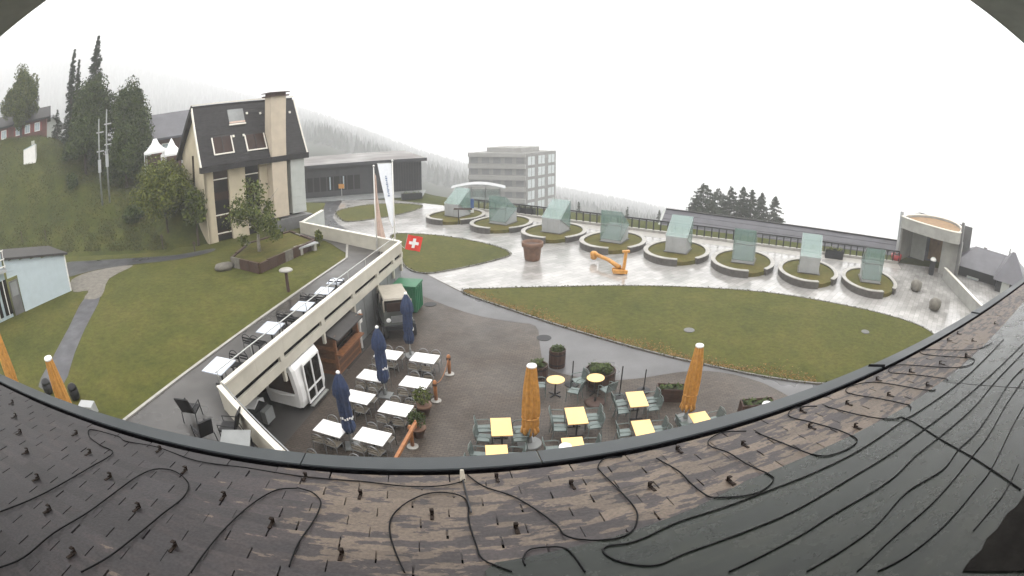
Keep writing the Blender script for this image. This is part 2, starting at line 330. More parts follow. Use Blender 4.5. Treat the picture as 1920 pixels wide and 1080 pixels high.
def tri_sheet(name, poly, z, m, thick=.0, kind='structure'):
    import mathutils.geometry as mg
    vs = [Vector((p[0], p[1], z)) for p in poly]
    tris = mg.tessellate_polygon([vs]); b = MB()
    ar = sum(vs[i].x * vs[(i + 1) % len(vs)].y - vs[(i + 1) % len(vs)].x * vs[i].y for i in range(len(vs)))
    fs = []
    for t in tris:
        a_, b_, c_ = [vs[i] for i in t]
        fs.append(tuple(t) if (b_ - a_).cross(c_ - a_).z > 0 else tuple(reversed(t)))
    b.add(vs, fs)
    if thick:
        n = len(vs); lo = [Vector((v.x, v.y, z - thick)) for v in vs]; o = len(b.v)
        b.add(vs + lo, [((i, n + i, n + (i + 1) % n, (i + 1) % n) if ar > 0 else ((i + 1) % n, n + (i + 1) % n, n + i, i)) for i in range(n)])
    o = b.build(name, m); return tag(o, kind=kind)
def smooth(a, b, x):
    t = min(1, max(0, (x - a) / (b - a))); return t * t * (3 - 2 * t)
def interp(x, xs, ys): return float(np.interp(x, xs, ys))

# ================================================================== SETTING: terrain and paving
RAIL0 = Vector((-5.0, 57.55, 0)); RAIL1 = Vector((35.3, 32.1, 0)); RD = (RAIL1 - RAIL0).normalized(); RN = Vector((-RD.y, RD.x, 0))
if RN.y < 0: RN = -RN
ELS_A = [-90, -70, -63, -50, -41, -30, -21, -9.5, 0, 5, 17.5, 30, 60, 90]
ELS_E = [12.5, 12.5, 12.5, 10.5, 7.0, 3.2, .2, -4.6, -7.6, -8.6, -10.4, -11.5, -12, -12]
def d0_of(az): return interp(az, [-75, -63, -57, -48.5, -41, -34, -30, -26], [52, 47, 44.5, 40, 37, 40, 44, 50])
def cap_of(az): return interp(az, [-80, -63, -57, -52, -47, -41, -36, -28, -24], [12.5, 11.6, 10.6, 8.3, 6.0, 4.4, 3.0, 0.6, 0])
def terrain(az, d):
    x, y = math.sin(R(az)) * d, math.cos(R(az)) * d
    z = -.12
    if az < -22:
        d0 = d0_of(az); lv = interp(az, [-34, -24], [2.55, -.12])
        z = -.12 + (lv + .12) * smooth(d0 - 7, d0 - 2, d)
        c = cap_of(az)
        if d > d0 - 1 and c > 0:
            z += c * smooth(-1.5, 25, d - d0) + .35 * math.sin(d * .55 + az * .3) * smooth(d0 + 1, d0 + 8, d) * min(1, c / 4)
    s = (Vector((x, y, 0)) - RAIL0).dot(RN)
    if az > -16: z -= 16 * smooth(.6, 60, s) * smooth(-16, -6, az)
    es = interp(az, ELS_A, ELS_E)
    far = 11 + d * math.tan(R(es - (max(es, 0) + 1.5) * (1 - smooth(90, 1600, d)))) - 13
    wgt = smooth(84, 190, d)
    if d > 1650: far -= (d - 1650) * .5
    z = z * (1 - wgt) + far * wgt
    return z
def tz(p):                       # terrain height under a world point
    return terrain(math.degrees(math.atan2(p[0], p[1])), math.hypot(p[0], p[1]))
azs = list(np.arange(-110, 110.1, 1.5)); ds = list(np.arange(4, 34, 6.0)) + list(np.arange(34, 84, 1.25)) + list(np.arange(84, 200, 8)) + list(np.arange(200, 1700, 30))
b = MB(); vs = [azd(a, d, terrain(a, d)) for d in ds for a in azs]; na = len(azs)
fs = [(i * na + j, (i + 1) * na + j, (i + 1) * na + j + 1, i * na + j + 1) for i in range(len(ds) - 1) for j in range(na - 1)]
fs = [tuple(reversed(f)) for f in fs]
b.add(vs, fs); gnd = b.build('ground', 'hill_grass', smooth=True); tag(gnd, kind='structure')
gnd.data.materials.append(MATS['far_ground'])

# plaza
tri_sheet('plaza_paving', [(-9, 2), (45, 2), (45, 24), (26, 22), (20, 33), (-6, 36), (-9.2, 34.6)], 0.0, 'plaza_pavers')
stone = [G(752, 500), G(800, 514), G(866, 547), G(1000, 541), G(1150, 538), G(1300, 541), G(1450, 552), G(1600, 578), G(1700, 604), G(1750, 630), (31, 8), (52, 8), (52, 24),
         RAIL1 + RN * .3 + RD * 16, RAIL0 + RN * .3, (-14, 63), (-22, 64), (-26, 62), (-20, 50), (-15.5, 42), (-11.0, 36.0)]
tri_sheet('stone_plaza', stone, .004, 'plaza_slabs')
asph = [G(744, 500), G(800, 516), G(866, 549), G(960, 584), G(1100, 629), G(1300, 682), G(1530, 722), (16, 13), (12.6, 14.5)] + \
       [G(*q) for q in [(1430, 718), (1350, 698), (1280, 697), (1160, 713), (1050, 700), (1020, 680), (1012, 645), (1004, 611), (955, 603), (870, 585), (770, 545), (748, 532)]]
tri_sheet('asphalt_lane', catmull(asph, 3), .008, 'asphalt')
tri_sheet('access_road', catmull([G(*q) for q in [(590, 372), (640, 372), (632, 392), (625, 410), (655, 432), (710, 447), (748, 470), (742, 500), (690, 470), (620, 440), (585, 405)]], 3), .010, 'asphalt_road')
big = [G(*q) for q in [(866, 547), (930, 542), (1000, 540), (1150, 537), (1300, 540), (1450, 551), (1600, 577), (1700, 603), (1752, 629)]] + [Vector((24.5, 13.5, 0)), Vector((19.0, 14.4, 0))] + [G(*q) for q in [(1530, 720), (1300, 680), (1100, 627), (960, 582)]]
BIGL = catmull(big, 5)
tri_sheet('lawn', BIGL, .05, 'lawn', .06)
LAWN2 = catmull([G(*q) for q in [(735, 441), (790, 440), (850, 446), (920, 460), (957, 476), (930, 488), (850, 506), (795, 513), (760, 500), (748, 470)]], 5)
tri_sheet('lawn', LAWN2, .05, 'lawn', .06)
LAWN3 = catmull([G(*q) for q in [(632, 397), (680, 386), (740, 382), (790, 386), (775, 396), (720, 408), (660, 416), (640, 412)]], 5)
tri_sheet('lawn', LAWN3, .05, 'lawn', .06)
def edging(name, pts, zz=.0, wdt=.09, hgt=.075, m='kerb', closed=True):
    b = MB(); n = len(pts)
    for i in range(n if closed else n - 1):
        a, c = Vector(pts[i]), Vector(pts[(i + 1) % n]); a.z = c.z = zz + hgt / 2
        if (c - a).length > .02: b.beam(a, c + (c - a).normalized() * .03, wdt, hgt)
    return tag(b.build(name, m), kind='structure')
edging('lawn_kerb', BIGL); edging('lawn_kerb', LAWN2); edging('lawn_kerb', LAWN3)
# strip of pale slabs under the railing
tri_sheet('gravel_strip', [RAIL0 - RN * .25, RAIL1 - RN * .25, RAIL1 - RN * 1.9, RAIL0 - RN * 1.9], .012, 'stone_light')
# garage floor and apron, darkened in colour to paint the shade inside
C1 = G(748, 452, 3.5); C2 = G(413, 717, 3.5); C3 = G(525, 840, 3.5)
gd = (C2 - C1); gd.z = 0; gd.normalize(); gn = Vector((-gd.y, gd.x, 0))          # gd: towards the near end, gn: outwards (east)
if gn.x < 0: gn = -gn
def gp(t, off=0.0, z=0.0):      # point along the garage front, t metres from the far corner
    p = C1 + gd * t + gn * off; return Vector((p.x, p.y, z))
GL = (C2 - C1).length
tri_sheet('garage_apron', [gp(5.5, -6), gp(5.5, .55), gp(GL + 4, .55), gp(GL + 4, -6)], .014, 'deck_wet')
# upper level: lawn, deck, path, road
BD0 = G(240, 785, 2.6); BD1 = G(650, 485, 2.6); bdir = (BD0 - BD1).normalized()
UP = [BD0 + bdir * 9, BD0, BD1, (-10.3, 31.5), (-13.8, 34.6), (-15.6, 36.0), (-15.4, 40), (-17.4, 47), (-25, 48), (-30, 38)] + [azd(a, d0_of(a) + .8) for a in (-42, -46, -50, -55, -60, -66, -72)] + [(-56, 1), (-14, 0)]
tri_sheet('upper_lawn', UP, 2.60, 'lawn')
DK = [BD0 + bdir * 9, BD0, BD1, (-10.3, 31.5), (-14.95, 34.35), gp(0, 0.02), gp(GL, .02), C3, C3 + (C3 - C2).normalized() * 3, (-3.2, 2.5), (-13, .5)]
tri_sheet('garage_deck', DK, 2.62, 'deck_wet', .28)
edging('deck_kerb', [BD0 + bdir * 5, BD0, BD1, Vector((-10.3, 31.5, 0))], 2.62, .14, .05, 'stone_light', False)
tri_sheet('garden_path', catmull([G(*q, 2.61) for q in [(72, 725), (100, 668), (130, 612), (158, 560), (188, 557), (160, 615), (140, 662), (118, 722)]], 3), 2.612, 'path_pavers')
tri_sheet('gravel_path', catmull([G(*q, 2.61) for q in [(158, 560), (166, 545), (138, 547), (134, 525), (175, 508), (250, 497), (205, 522), (190, 556)]], 3), 2.616, 'gravel')
tri_sheet('side_road', catmull([G(*q, 2.61) for q in [(118, 494), (180, 488), (250, 484), (330, 478), (400, 466), (392, 474), (330, 487), (250, 496), (180, 506), (118, 520)]], 3), 2.620, 'asphalt_road')
tri_sheet('terrace_paving', catmull([G(*q, 2.61) for q in [(560, 440), (610, 452), (640, 470), (680, 488), (700, 480), (735, 462), (690, 452), (610, 432)]], 3), 2.632, 'deck_wet')
# haze: the thin cloud that hangs over the whole place
b = MB(); b.box((0, 200, 25), (4000, 4000, 780)); hz = b.build('haze', 'black_gap'); tag(hz, kind='stuff')
hm = bpy.data.materials.new('haze'); hm.use_nodes = True; hn = hm.node_tree.nodes; hn.remove(hn['Principled BSDF'])
pv = hn.new('ShaderNodeVolumePrincipled'); pv.inputs['Color'].default_value = (.95, .96, .98, 1); pv.inputs['Density'].default_value = .0014
hm.node_tree.links.new(pv.outputs[0], hn['Material Output'].inputs['Volume']); hz.data.materials.clear(); hz.data.materials.append(hm)
hz.display_type = 'WIRE'

# ================================================================== OWN BUILDING: roof in the foreground
EV = Vector((.989, .1476, 0)).normalized(); INN = Vector((.1476, -.989, 0)).normalized(); SL = R(18)
UPV = INN * math.cos(SL) + Vector((0, 0, math.sin(SL))); RNV = EV.cross(UPV).normalized()
if RNV.z < 0: RNV = -RNV
n_in = Vector((-.0979, .641, .7613)); p0 = n_in.cross(EV); p0.normalize()
if p0.z > 0: p0 = -p0
EO = p0 * 2.9 + Vector((0, 0, H))           # nearest point of the eave
def RP(a, u, h=0.0): return EO + EV * a + UPV * u + RNV * h
def roofpix(px, py):
    d = ray(px, py); o = Vector((0, 0, H)); t = (EO - o).dot(RNV) / d.dot(RNV); q = o + d * t - EO
    return q.dot(EV), q.dot(UPV)
bldg = thing('building', 'building edge in the foreground: worn brown and grey shingle roof with gutter and heating cables', 'building', RP(0, 0)[:])
BL = Matrix.Translation(-RP(0, 0))          # children are stored relative to the empty
def rbuild(b, name, m, parent=bldg, sm=False):
    b.v = [(BL @ Vector(v))[:] for v in b.v]; return b.build(name, m, parent, sm)
b = MB(); A0, A1, U1 = -14, 46, 5.0
b.add([RP(A0, -.02, -.03), RP(A1, -.02, -.03), RP(A1, U1, -.03), RP(A0, U1, -.03), RP(A0, -.02, -.2), RP(A1, -.02, -.2), RP(A1, U1, -.2), RP(A0, U1, -.2)],
      [(0, 1, 2, 3), (7, 6, 5, 4), (0, 4, 5, 1), (3, 2, 6, 7)]); deck = rbuild(b, 'roof_deck', 'black_gap')
b = MB(); b.add([RP(A0, .1, -.25), RP(A1, .1, -.25), RP(A1, .1, -.25) - Vector((0, 0, 9)), RP(A0, .1, -.25) - Vector((0, 0, 9))], [(3, 2, 1, 0)])
for v_ in list(b.v): b.v.append((Vector(v_) + INN * .4)[:])
b.f += [(4, 5, 6, 7), (0, 1, 5, 4)]; rbuild(b, 'wall', 'plaster_cream')
# metal valley sheet outline (roof coordinates)
mpx = [(905, 1079), (930, 1060), (1050, 1036), (1150, 1012), (1300, 958), (1400, 905), (1550, 842), (1700, 765), (1800, 692), (1860, 635), (1919, 568)]
mc = [roofpix(*q) for q in mpx]
ms_a = np.array([c[0] for c in mc]); ms_u = np.array([c[1] for c in mc]); od = np.argsort(ms_a)
def metal_edge(a): return float(np.interp(a, ms_a[od], ms_u[od])) if a >= ms_a.min() else 99.0
# shingles: 0.33 x 0.112 exposure; nearest 300 are separate parts, the rest is one part
SW, SX = .33, .112
cells = []
for c_ in range(0, 26):
    off = (c_ % 2) * SW / 2 + RNG.uniform(-.03, .03)
    for k in range(int(A0 / SW) - 1, int(26 / SW)):
        a = k * SW + off; u = c_ * SX + .05
        if u > metal_edge(a + .16) + .02 or u > 2.6: continue
        if a > 8 and u > .9: continue
        p = RP(a + SW / 2, u + SX / 2); d_ = (p - Vector((0, 0, H))).length; front = p.y
        vis = p.y > -.3 + 0 * u
        cells.append((d_ if vis else d_ + 40, a, u))
cells.sort()
sh = MB(); L_, W_ = SX + .05, SW - .007
def sh_pts(a, u, da=0.0, lift=0.0):
    t0, t1 = .012 + lift, -.006
    return [RP(a + da, u - .004, t0), RP(a + da + W_, u - .004, t0), RP(a + W_, u + L_, t1), RP(a, u + L_, t1),
            RP(a + da, u - .004, t0 - .011), RP(a + da + W_, u - .004, t0 - .011)]
SHF = [(0, 1, 2, 3), (0, 4, 5, 1), (1, 5, 2), (0, 3, 4)]
shm = bpy.data.meshes.new('shingle')
base_p = sh_pts(0, 0); o_ = RP(0, 0); shm.from_pydata([(p - o_)[:] for p in base_p], [], SHF); shm.update(); shm.materials.append(MATS['shingle'])
for d_, a, u in cells[:300]:
    o = bpy.data.objects.new('shingle', shm); COL.objects.link(o); o.parent = bldg
    q = RP(a + RNG.uniform(-.003, .003), u + RNG.uniform(-.004, .004), RNG.uniform(0, .002)) - RP(0, 0); o.location = q
b = MB()
for d_, a, u in cells[300:]:
    b.add(sh_pts(a, u + RNG.uniform(-.004, .004), RNG.uniform(-.004, .004), RNG.uniform(0, .002)), SHF)
tag(rbuild(b, 'shingle_field', 'shingle'), kind='stuff')
# metal sheets: strips between standing laps, upslope of the shingles on the right
mb_edge = [RP(a, u, .016) for a, u in sorted(mc)]
sect = [(ms_a.min(), 3.35), (3.35, 12), (12, 46)]
xs = sorted(mc)
for s0, s1 in sect:
    aa = [s0 + .012] + [a for a, u in xs if s0 + .03 < a < s1 - .03] + [min(s1, 44)]
    b = MB(); vs = []
    for a in aa: vs.append(RP(a, float(np.interp(a, ms_a[od], ms_u[od])), .016))
    for a in aa: vs.append(RP(a, 4.6, .016))
    n = len(aa)
    b.add(vs, [(i, i + 1, n + i + 1, n + i) for i in range(n - 1)])
    b.add([v for v in vs[:n]] + [v - RNV * .03 for v in vs[:n]], [(i + 1, i, n + i, n + i + 1) for i in range(n - 1)])
    rbuild(b, 'metal_sheet', 'metal_roof')
# gutter: a wide dark metal trough edge in lengths, with joints
joints = [-14, -9.0] + [roofpix(*q)[0] for q in [(10, 712), (565, 880), (1017, 876), (1650, 694), (1833, 592)]] + [22, 30, 46]
n_o = Vector((-.0915, .6141, .7839))
for i in range(len(joints) - 1):
    a0, a1 = joints[i] + .004, joints[i + 1] - .004
    dz = [0, 0, 0, 0, 0, -.012, 0, 0, 0, 0][i]
    w0 = RP(0, 0, 0) - INN * 0; 
    def gpt(a, out, up): return EO + EV * a - INN * out + Vector((0, 0, up + dz))
    b = MB(); prof = [(.0, .022), (.012, .033), (.165, .002), (.18, -.010), (.175, -.14), (.05, -.16), (.0, -.12)]
    n = len(prof); vs = [gpt(a0, *p) for p in prof] + [gpt(a1, *p) for p in prof]
    b.add(vs, [(k, (k + 1) % n, n + (k + 1) % n, n + k) for k in range(n)] + [tuple(range(n)), tuple(range(2 * n - 1, n - 1, -1))])
    rbuild(b, 'gutter', 'gutter_metal')
for a, wd in [(roofpix(10, 712)[0], .02), (roofpix(1017, 876)[0], .012)]:
    b = MB(); b.beam(EO + EV * a - INN * .04 + Vector((0, 0, .006)), EO + EV * a - INN * .166 + Vector((0, 0, -.014)), wd, .006); rbuild(b, 'gutter_seam', 'light_mortar')
b = MB(); b.beam(EO + EV * A0 + INN * .007 + Vector((0, 0, -.010)), EO + EV * A1 + INN * .007 + Vector((0, 0, -.010)), .012, .085); rbuild(b, 'eave_shade_strip', 'black_gap')  # solid black strip, painted as the shade in the gap behind the gutter
a_ = roofpix(1652, 693)[0]; b = MB(); b.beam(EO + EV * a_ + Vector((0, 0, .036)), EO + EV * (a_ - .10) - INN * .15 + Vector((0, 0, .004)), .05, .012); rbuild(b, 'gutter_notch', 'black_gap')
# heating cables
def zoomed(o, s, pts): return [(o[0] + x / s, o[1] + y / s) for x, y in pts]
Z2 = lambda p: zoomed((0, 680), 2.7, p); Z3 = lambda p: zoomed((560, 800), 3, p); Z4 = lambda p: zoomed((1100, 640), 2.3415, p)
CAB = [Z2([(0, 775), (150, 715), (280, 650), (450, 550), (575, 470), (510, 430), (455, 385), (465, 350), (600, 385), (640, 410), (800, 440), (1000, 510), (1250, 545), (1500, 585), (1728, 607)]) + Z3([(380, 325), (600, 350), (780, 350), (900, 330), (935, 312)]),
       Z2([(0, 1060), (130, 1005), (280, 880), (450, 775), (590, 670), (700, 590), (790, 553), (880, 560), (940, 600), (960, 640), (930, 700), (830, 780), (700, 890), (560, 1000), (420, 1079)]),
       Z2([(975, 1079), (1050, 970), (1150, 850), (1280, 730), (1400, 660), (1500, 650)]) + Z3([(0, 360), (80, 385), (125, 430), (120, 480), (80, 560), (0, 680)]) + Z2([(1470, 1050)]),
       Z3([(600, 838), (540, 700), (515, 600), (530, 520), (600, 450), (700, 400), (800, 385), (900, 400), (950, 440), (960, 550), (1000, 680), (1040, 765), (1200, 835)]),
       Z3([(950, 285), (1040, 350), (1200, 405), (1330, 480), (1450, 570), (1500, 630), (1620, 655), (1780, 650), (1870, 610), (1905, 530), (1880, 460), (1780, 350), (1700, 270), (1685, 235), (1720, 195), (1820, 183)]),
       Z3([(1275, 800), (1265, 760), (1300, 710), (1400, 695), (1490, 700), (1550, 750), (1610, 838)]),
       Z4([(305, 525), (400, 580), (450, 630), (510, 680), (560, 700), (680, 695), (760, 675), (815, 630), (800, 600), (700, 550), (620, 500), (540, 470), (540, 440), (600, 410), (700, 405)]),
       Z4([(740, 410), (850, 455), (1010, 515), (1100, 505), (1170, 470), (1180, 440), (1100, 400), (980, 365), (900, 345), (885, 325), (920, 300), (1010, 295)]),
       Z4([(1045, 295), (1200, 335), (1330, 355), (1380, 345)]),
       Z4([(1420, 315), (1410, 292), (1300, 265), (1150, 238), (1150, 210), (1230, 190), (1320, 195), (1490, 225), (1530, 225)]),
       Z4([(1585, 183), (1560, 172), (1430, 155), (1330, 145), (1340, 120), (1400, 112), (1600, 125), (1680, 115), (1700, 90), (1650, 80), (1480, 65), (1490, 45), (1700, 45), (1780, 15)]),
       Z4([(1830, 0), (1650, 180), (1450, 325), (1390, 360), (1200, 490), (1000, 590), (800, 670), (600, 745), (400, 810), (250, 880), (170, 905), (90, 915), (75, 945), (150, 985), (300, 1000), (450, 940), (700, 850), (900, 765), (1150, 620), (1330, 510), (1480, 400), (1600, 310), (1750, 180), (1915, 20)]),
       Z4([(620, 1028), (830, 925), (950, 860), (1100, 765), (1330, 625), (1440, 520), (1540, 440), (1700, 300), (1800, 180), (1915, 60)]),
       Z4([(960, 1028), (1250, 840), (1400, 680), (1560, 580), (1630, 490), (1720, 400), (1850, 200), (1915, 130)]),
       Z4([(1180, 1028), (1350, 870), (1530, 710), (1690, 520), (1760, 430), (1840, 290), (1915, 180)]),
       Z4([(1270, 1028), (1400, 960), (1560, 830), (1700, 670), (1770, 580), (1860, 400), (1915, 300)]),
       Z4([(1690, 850), (1750, 780), (1830, 680), (1890, 560)])]
for pts in CAB:
    q = [roofpix(*p) for p in pts]; q = catmull([Vector((a, u, 0)) for a, u in q], 5, False)
    b = MB(); b.tube([RP(p.x, p.y, .018 if p.y < metal_edge(p.x) else .021) for p in q], .0040, 6); rbuild(b, 'heating_cable', 'cable', sm=True)
q = [roofpix(*p) for p in Z4([(1380, 345), (1430, 365), (1560, 450), (1700, 530), (1900, 668)])]
b = MB(); b.tube([RP(a, u, .019) for a, u in q], .0042, 6); rbuild(b, 'sheet_joint', 'cable')
# snow guards: small iron hooks
SG = Z2([(65, 200), (80, 270), (105, 352), (388, 357), (140, 450), (457, 455), (812, 437), (195, 585), (560, 577), (942, 543), (255, 745), (705, 733), (1138, 675), (380, 965), (890, 930), (1382, 810), (1548, 575)]) + \
     Z3([(350, 380), (752, 490), (245, 715), (1115, 285), (1535, 325), (1225, 570)]) + \
     Z4([(280, 637), (625, 612), (400, 475), (687, 453), (980, 375), (1180, 375), (942, 303), (1143, 272), (1325, 235), (1495, 190), (1275, 165), (1420, 130), (1552, 95), (1665, 65)]) + \
     zoomed((1500, 500), 3.6, [(1165, 495), (1120, 595), (1315, 378), (1065, 445), (1000, 490)])
gm = None
for px, py in SG:
    a, u = roofpix(px, py + 5)
    if gm is None:
        b = MB(); MM_ = Matrix((EV.to_4d(), UPV.to_4d(), RNV.to_4d(), (0, 0, 0, 1))).transposed(); MM_[3][3] = 1
        for r_ in range(3): MM_[r_][3] = 0
        b.box((0, .035, .016), (.026, .12, .006), MM_); b.box((0, -.02, .034), (.030, .008, .046), MM_); b.box((0, -.002, .056), (.028, .04, .006), MM_)
        b.box((0, .006, .030), (.010, .05, .008), MM_)
        gm = b.build('snow_guard', 'guard_iron', bldg); o = gm
    else:
        o = gm.copy(); COL.objects.link(o)
    o.location = RP(a, u, .004) - RP(0, 0); o.scale = (.64, .64, .64)
# little mast of pale plaster where the cables meet, dirt patch and edge at the lower right
a, u = roofpix(868, 903); b = MB(); b.tube([RP(a, u, .0), RP(a, u, .075)], [.016, .010], 8); rbuild(b, 'cable_stub', 'light_mortar')
b = MB(); b.tube([RP(a, u + .03, .022), RP(a + .01, u + .45, .022)], .005, 6); rbuild(b, 'cable_conduit', 'metal_dark')
dirt = [roofpix(*q) for q in [(1800, 1079), (1815, 1058), (1836, 1040), (1846, 1018), (1866, 1000), (1884, 972), (1902, 958), (1919, 934), (1919, 1079)]]
b = MB(); b.add([RP(a, u, .022) for a, u in dirt], [tuple(range(len(dirt)))]); rbuild(b, 'dirt_patch', 'stained_dirt')
# camera housing hood, enlarged into an added eave; edge shows in both upper corners
b = MB(); yb, zb = .80, H + .80 * .5805
b.add([(-6, yb, zb), (6, yb, zb), (6, yb, zb + .22), (-6, yb, zb + .22), (-6, yb - 1.8, zb), (6, yb - 1.8, zb), (6, yb - 1.8, zb + .22), (-6, yb - 1.8, zb + .22)],
      [(0, 1, 2, 3), (7, 6, 5, 4), (0, 4, 5, 1), (3, 2, 6, 7), (0, 3, 7, 4), (1, 5, 6, 2)]); rbuild(b, 'camera_hood', 'hood_grey')

# ================================================================== GARAGE, PARAPETS
gr = thing('garage', 'open-fronted concrete garage under the deck, dark inside, left of the plaza', 'garage', gp(0, 0, 0)[:], math.atan2(gd.y, gd.x))
# local frame: +x along the front towards the viewer, +y = ?
ysg = 1 if Vector((-gd.y, gd.x, 0)).dot(gn) > 0 else -1      # outward sign of local y
def gl(x, out, z): return (x, out * ysg, z)
OP0 = 6.9                                                   # the opening starts here
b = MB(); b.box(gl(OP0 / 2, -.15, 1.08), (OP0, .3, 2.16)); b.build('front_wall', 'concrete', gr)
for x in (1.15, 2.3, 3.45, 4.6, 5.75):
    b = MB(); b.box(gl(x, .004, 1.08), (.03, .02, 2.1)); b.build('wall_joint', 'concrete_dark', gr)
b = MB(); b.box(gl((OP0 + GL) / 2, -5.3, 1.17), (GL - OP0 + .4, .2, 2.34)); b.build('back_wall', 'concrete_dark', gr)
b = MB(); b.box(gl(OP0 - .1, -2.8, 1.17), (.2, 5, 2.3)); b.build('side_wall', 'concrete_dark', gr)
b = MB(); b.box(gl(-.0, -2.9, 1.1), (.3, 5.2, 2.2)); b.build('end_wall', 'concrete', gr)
for x in (OP0 + .12, 10.6, 14.2, GL - .2):
    b = MB(); b.box(gl(x, -.18 if x < 8 else -1.9, 1.08), (.24, .2, 2.16)); b.build('column', 'parapet_cream', gr)
b = MB(); b.box(gl(OP0 + .35, .3, .95), (.09, .07, 1.9)); b.build('gate_post', 'white_paint', gr)
b = MB(); b.box(gl(OP0 + .22, .32, 1.62), (.3, .06, .62)); b.build('sign_panel', 'white_paint', gr)
# parapet over the garage: panel, slot, lower band, brackets
pw = thing('parapet_wall', 'long cream parapet with slotted band over the garage front', 'parapet', gp(0, 0, 2.2)[:], math.atan2(gd.y, gd.x))
ZP = 2.2
brk = [0.08, 1.5, 4.0, 7.2, 10.6, 14.2, GL - .08]
nseg = 9; sl_ = GL / nseg
for i in range(nseg):
    b = MB(); b.box(gl((i + .5) * sl_, .09, 3.14 - ZP), (sl_ - .012, .14, .60)); b.build('panel', 'parapet_cream', pw)
    b = MB(); b.box(gl((i + .5) * sl_, .09, 3.47 - ZP), (sl_ - .008, .20, .06)); b.build('cap', 'parapet_cap', pw)
b = MB(); b.box(gl(GL / 2, .09, 2.42 - ZP), (GL, .14, .40)); b.build('lower_band', 'parapet_cream', pw)
b = MB(); b.box(gl(GL / 2, .03, 2.73 - ZP), (GL, .03, .30)); b.build('slot_shade_board', 'black_gap', pw)  # board coloured black to paint the shade in the slot
for x in brk:
    b = MB(); b.box(gl(x, .105, 2.70 - ZP), (.3, .13, .28)); b.box(gl(x, .095, 1.99 - ZP), (.15, .12, .52)); b.build('bracket', 'parapet_cream', pw)
b = MB()
b.tube([gl(.2, -.22, 3.75 - ZP), gl(GL - .1, -.22, 3.75 - ZP)], .022, 6)
hr = b.build('handrail', 'aluminium', pw)
for i in range(9):
    b = MB(); x = .3 + i * (GL - .5) / 8; b.tube([gl(x, -.2, 2.63 - ZP), gl(x, -.22, 3.75 - ZP)], .016, 6); b.build('post', 'aluminium', hr)
def wall_run(name, label, pts, zb, zt, th, m='parapet_cream', cap='parapet_cap', seg=2.2, capw=.06):
    p_ = Vector((pts[0][0], pts[0][1], zb)); t = thing(name, label, 'parapet', p_[:])
    for i in range(len(pts) - 1):
        a = Vector((pts[i][0], pts[i][1], 0)); c = Vector((pts[i + 1][0], pts[i + 1][1], 0)); L = (c - a).length; n = max(1, round(L / seg)); d = (c - a) / n
        for k in range(n):
            s, e = a + d * k + d.normalized() * .006, a + d * (k + 1) - d.normalized() * .006
            b = MB(); b.beam(Vector((s.x, s.y, (zb + zt) / 2)) - p_, Vector((e.x, e.y, (zb + zt) / 2)) - p_, th, zt - zb); b.build('panel', m, t)
            b = MB(); b.beam(Vector((s.x, s.y, zt + .025)) - p_, Vector((e.x, e.y, zt + .025)) - p_, th + capw, .05); b.build('cap', cap, t)
    return t
Cn = gp(GL, .09, 0); C3b = C3 + (C3 - C2).normalized() * 2.2
sp = wall_run('parapet_wall', 'short cream parapet turning back at the near end of the garage deck', [gp(GL + .16, .05), C3b], 2.62, 3.45, .14)
o_ = Vector(sp.location)
b = MB(); d_ = (C3b - gp(GL + .16, .05)); d_.z = 0; nn = Vector((d_.y, -d_.x, 0)).normalized(); nn = nn if nn.x > 0 else -nn
s_ = gp(GL + .16, .05, 3.55) + nn * .13; e_ = C3b.copy(); e_.z = 3.55; e_ += nn * .13
b.tube([s_ - o_, e_ - o_], .02, 6); b.tube([s_ - o_ - Vector((0, 0, .16)), e_ - o_ - Vector((0, 0, .16))], .012, 6); b.build('handrail', 'metal_grey', sp)
BK1 = G(563, 415, 3.5); BK2 = G(605, 392, 3.5)
wall_run('parapet_wall', 'cream parapet running back from the flag corner towards the tall house', [gp(-.05, -.02) , BK1], 2.62, 3.45, .18, seg=3.2)
wall_run('parapet_wall', 'pale low wall flaring out beside the lane below the tall house', [BK1 + Vector((.1, .12, 0)), BK2], 0.02, 3.4, .22, 'panel_grey', 'parapet_cap')

# ================================================================== TALL HOUSE
A_ = G(393, 458, 2.6); hdir = Vector((math.cos(R(54)), math.sin(R(54)), 0)); hout = Vector((hdir.y, -hdir.x, 0))
hs = thing('house', 'tall cream house with steep dark slate roof and a big chimney', 'house', A_[:], R(54))
# local: +x along the front to the right, -y outwards (towards the plaza), +y back
HL, HD, ZE, ZR, HY = 8.8, 6.0, 5.69, 9.93, 1.67
def hx(px, out=0.0, py=380):         # local x of a picture column on the front, out metres before the wall
    d = ray(px, py); B = A_ + hout * out
    return (d.x * B.y - d.y * B.x) / (hdir.x * d.y - hdir.y * d.x)
def pier(px0, px1, nm, m, y, th, z0=-.6, z1=None):
    x0, x1 = hx(px0), hx(px1); z1 = z1 or ZE - .1
    b = MB(); b.box(((x0 + x1) / 2, y, (z0 + z1) / 2), (x1 - x0 - .004, th, z1 - z0)); return b.build(nm, m, hs), x0, x1
for a, c in ((386, 403), (432, 463), (490, 514)): pier(a, c, 'wall_pier', 'plaster_cream', .2, .4)
for a, c, mm in ((403, 432, 'window_brown'), (463, 490, 'window_dark')):
    wn, x0, x1 = pier(a, c, 'window_strip', mm, .42, .3)
    for z in (.55, 1.9, 3.3, 4.5):
        b = MB(); b.box(((x0 + x1) / 2, .255, z), (x1 - x0, .07, .08 if z != 3.3 else .5)); b.build('transom', 'window_brown' if z == 3.3 else 'parapet_cap', wn)
    for z in (-.1, 1.2, 2.5, 3.9):
        b = MB(); b.box(((x0 + x1) / 2, .265, z), (x1 - x0 - .2, .03, .95)); b.build('pane', 'window_dark', wn)
xb0, xb1 = hx(548, .6), hx(574, .6)
b = MB(); b.box(((hx(514) + HL) / 2, .3, 2.5), (HL - hx(514), .3, 6.0)); b.build('wall', 'window_dark', hs)
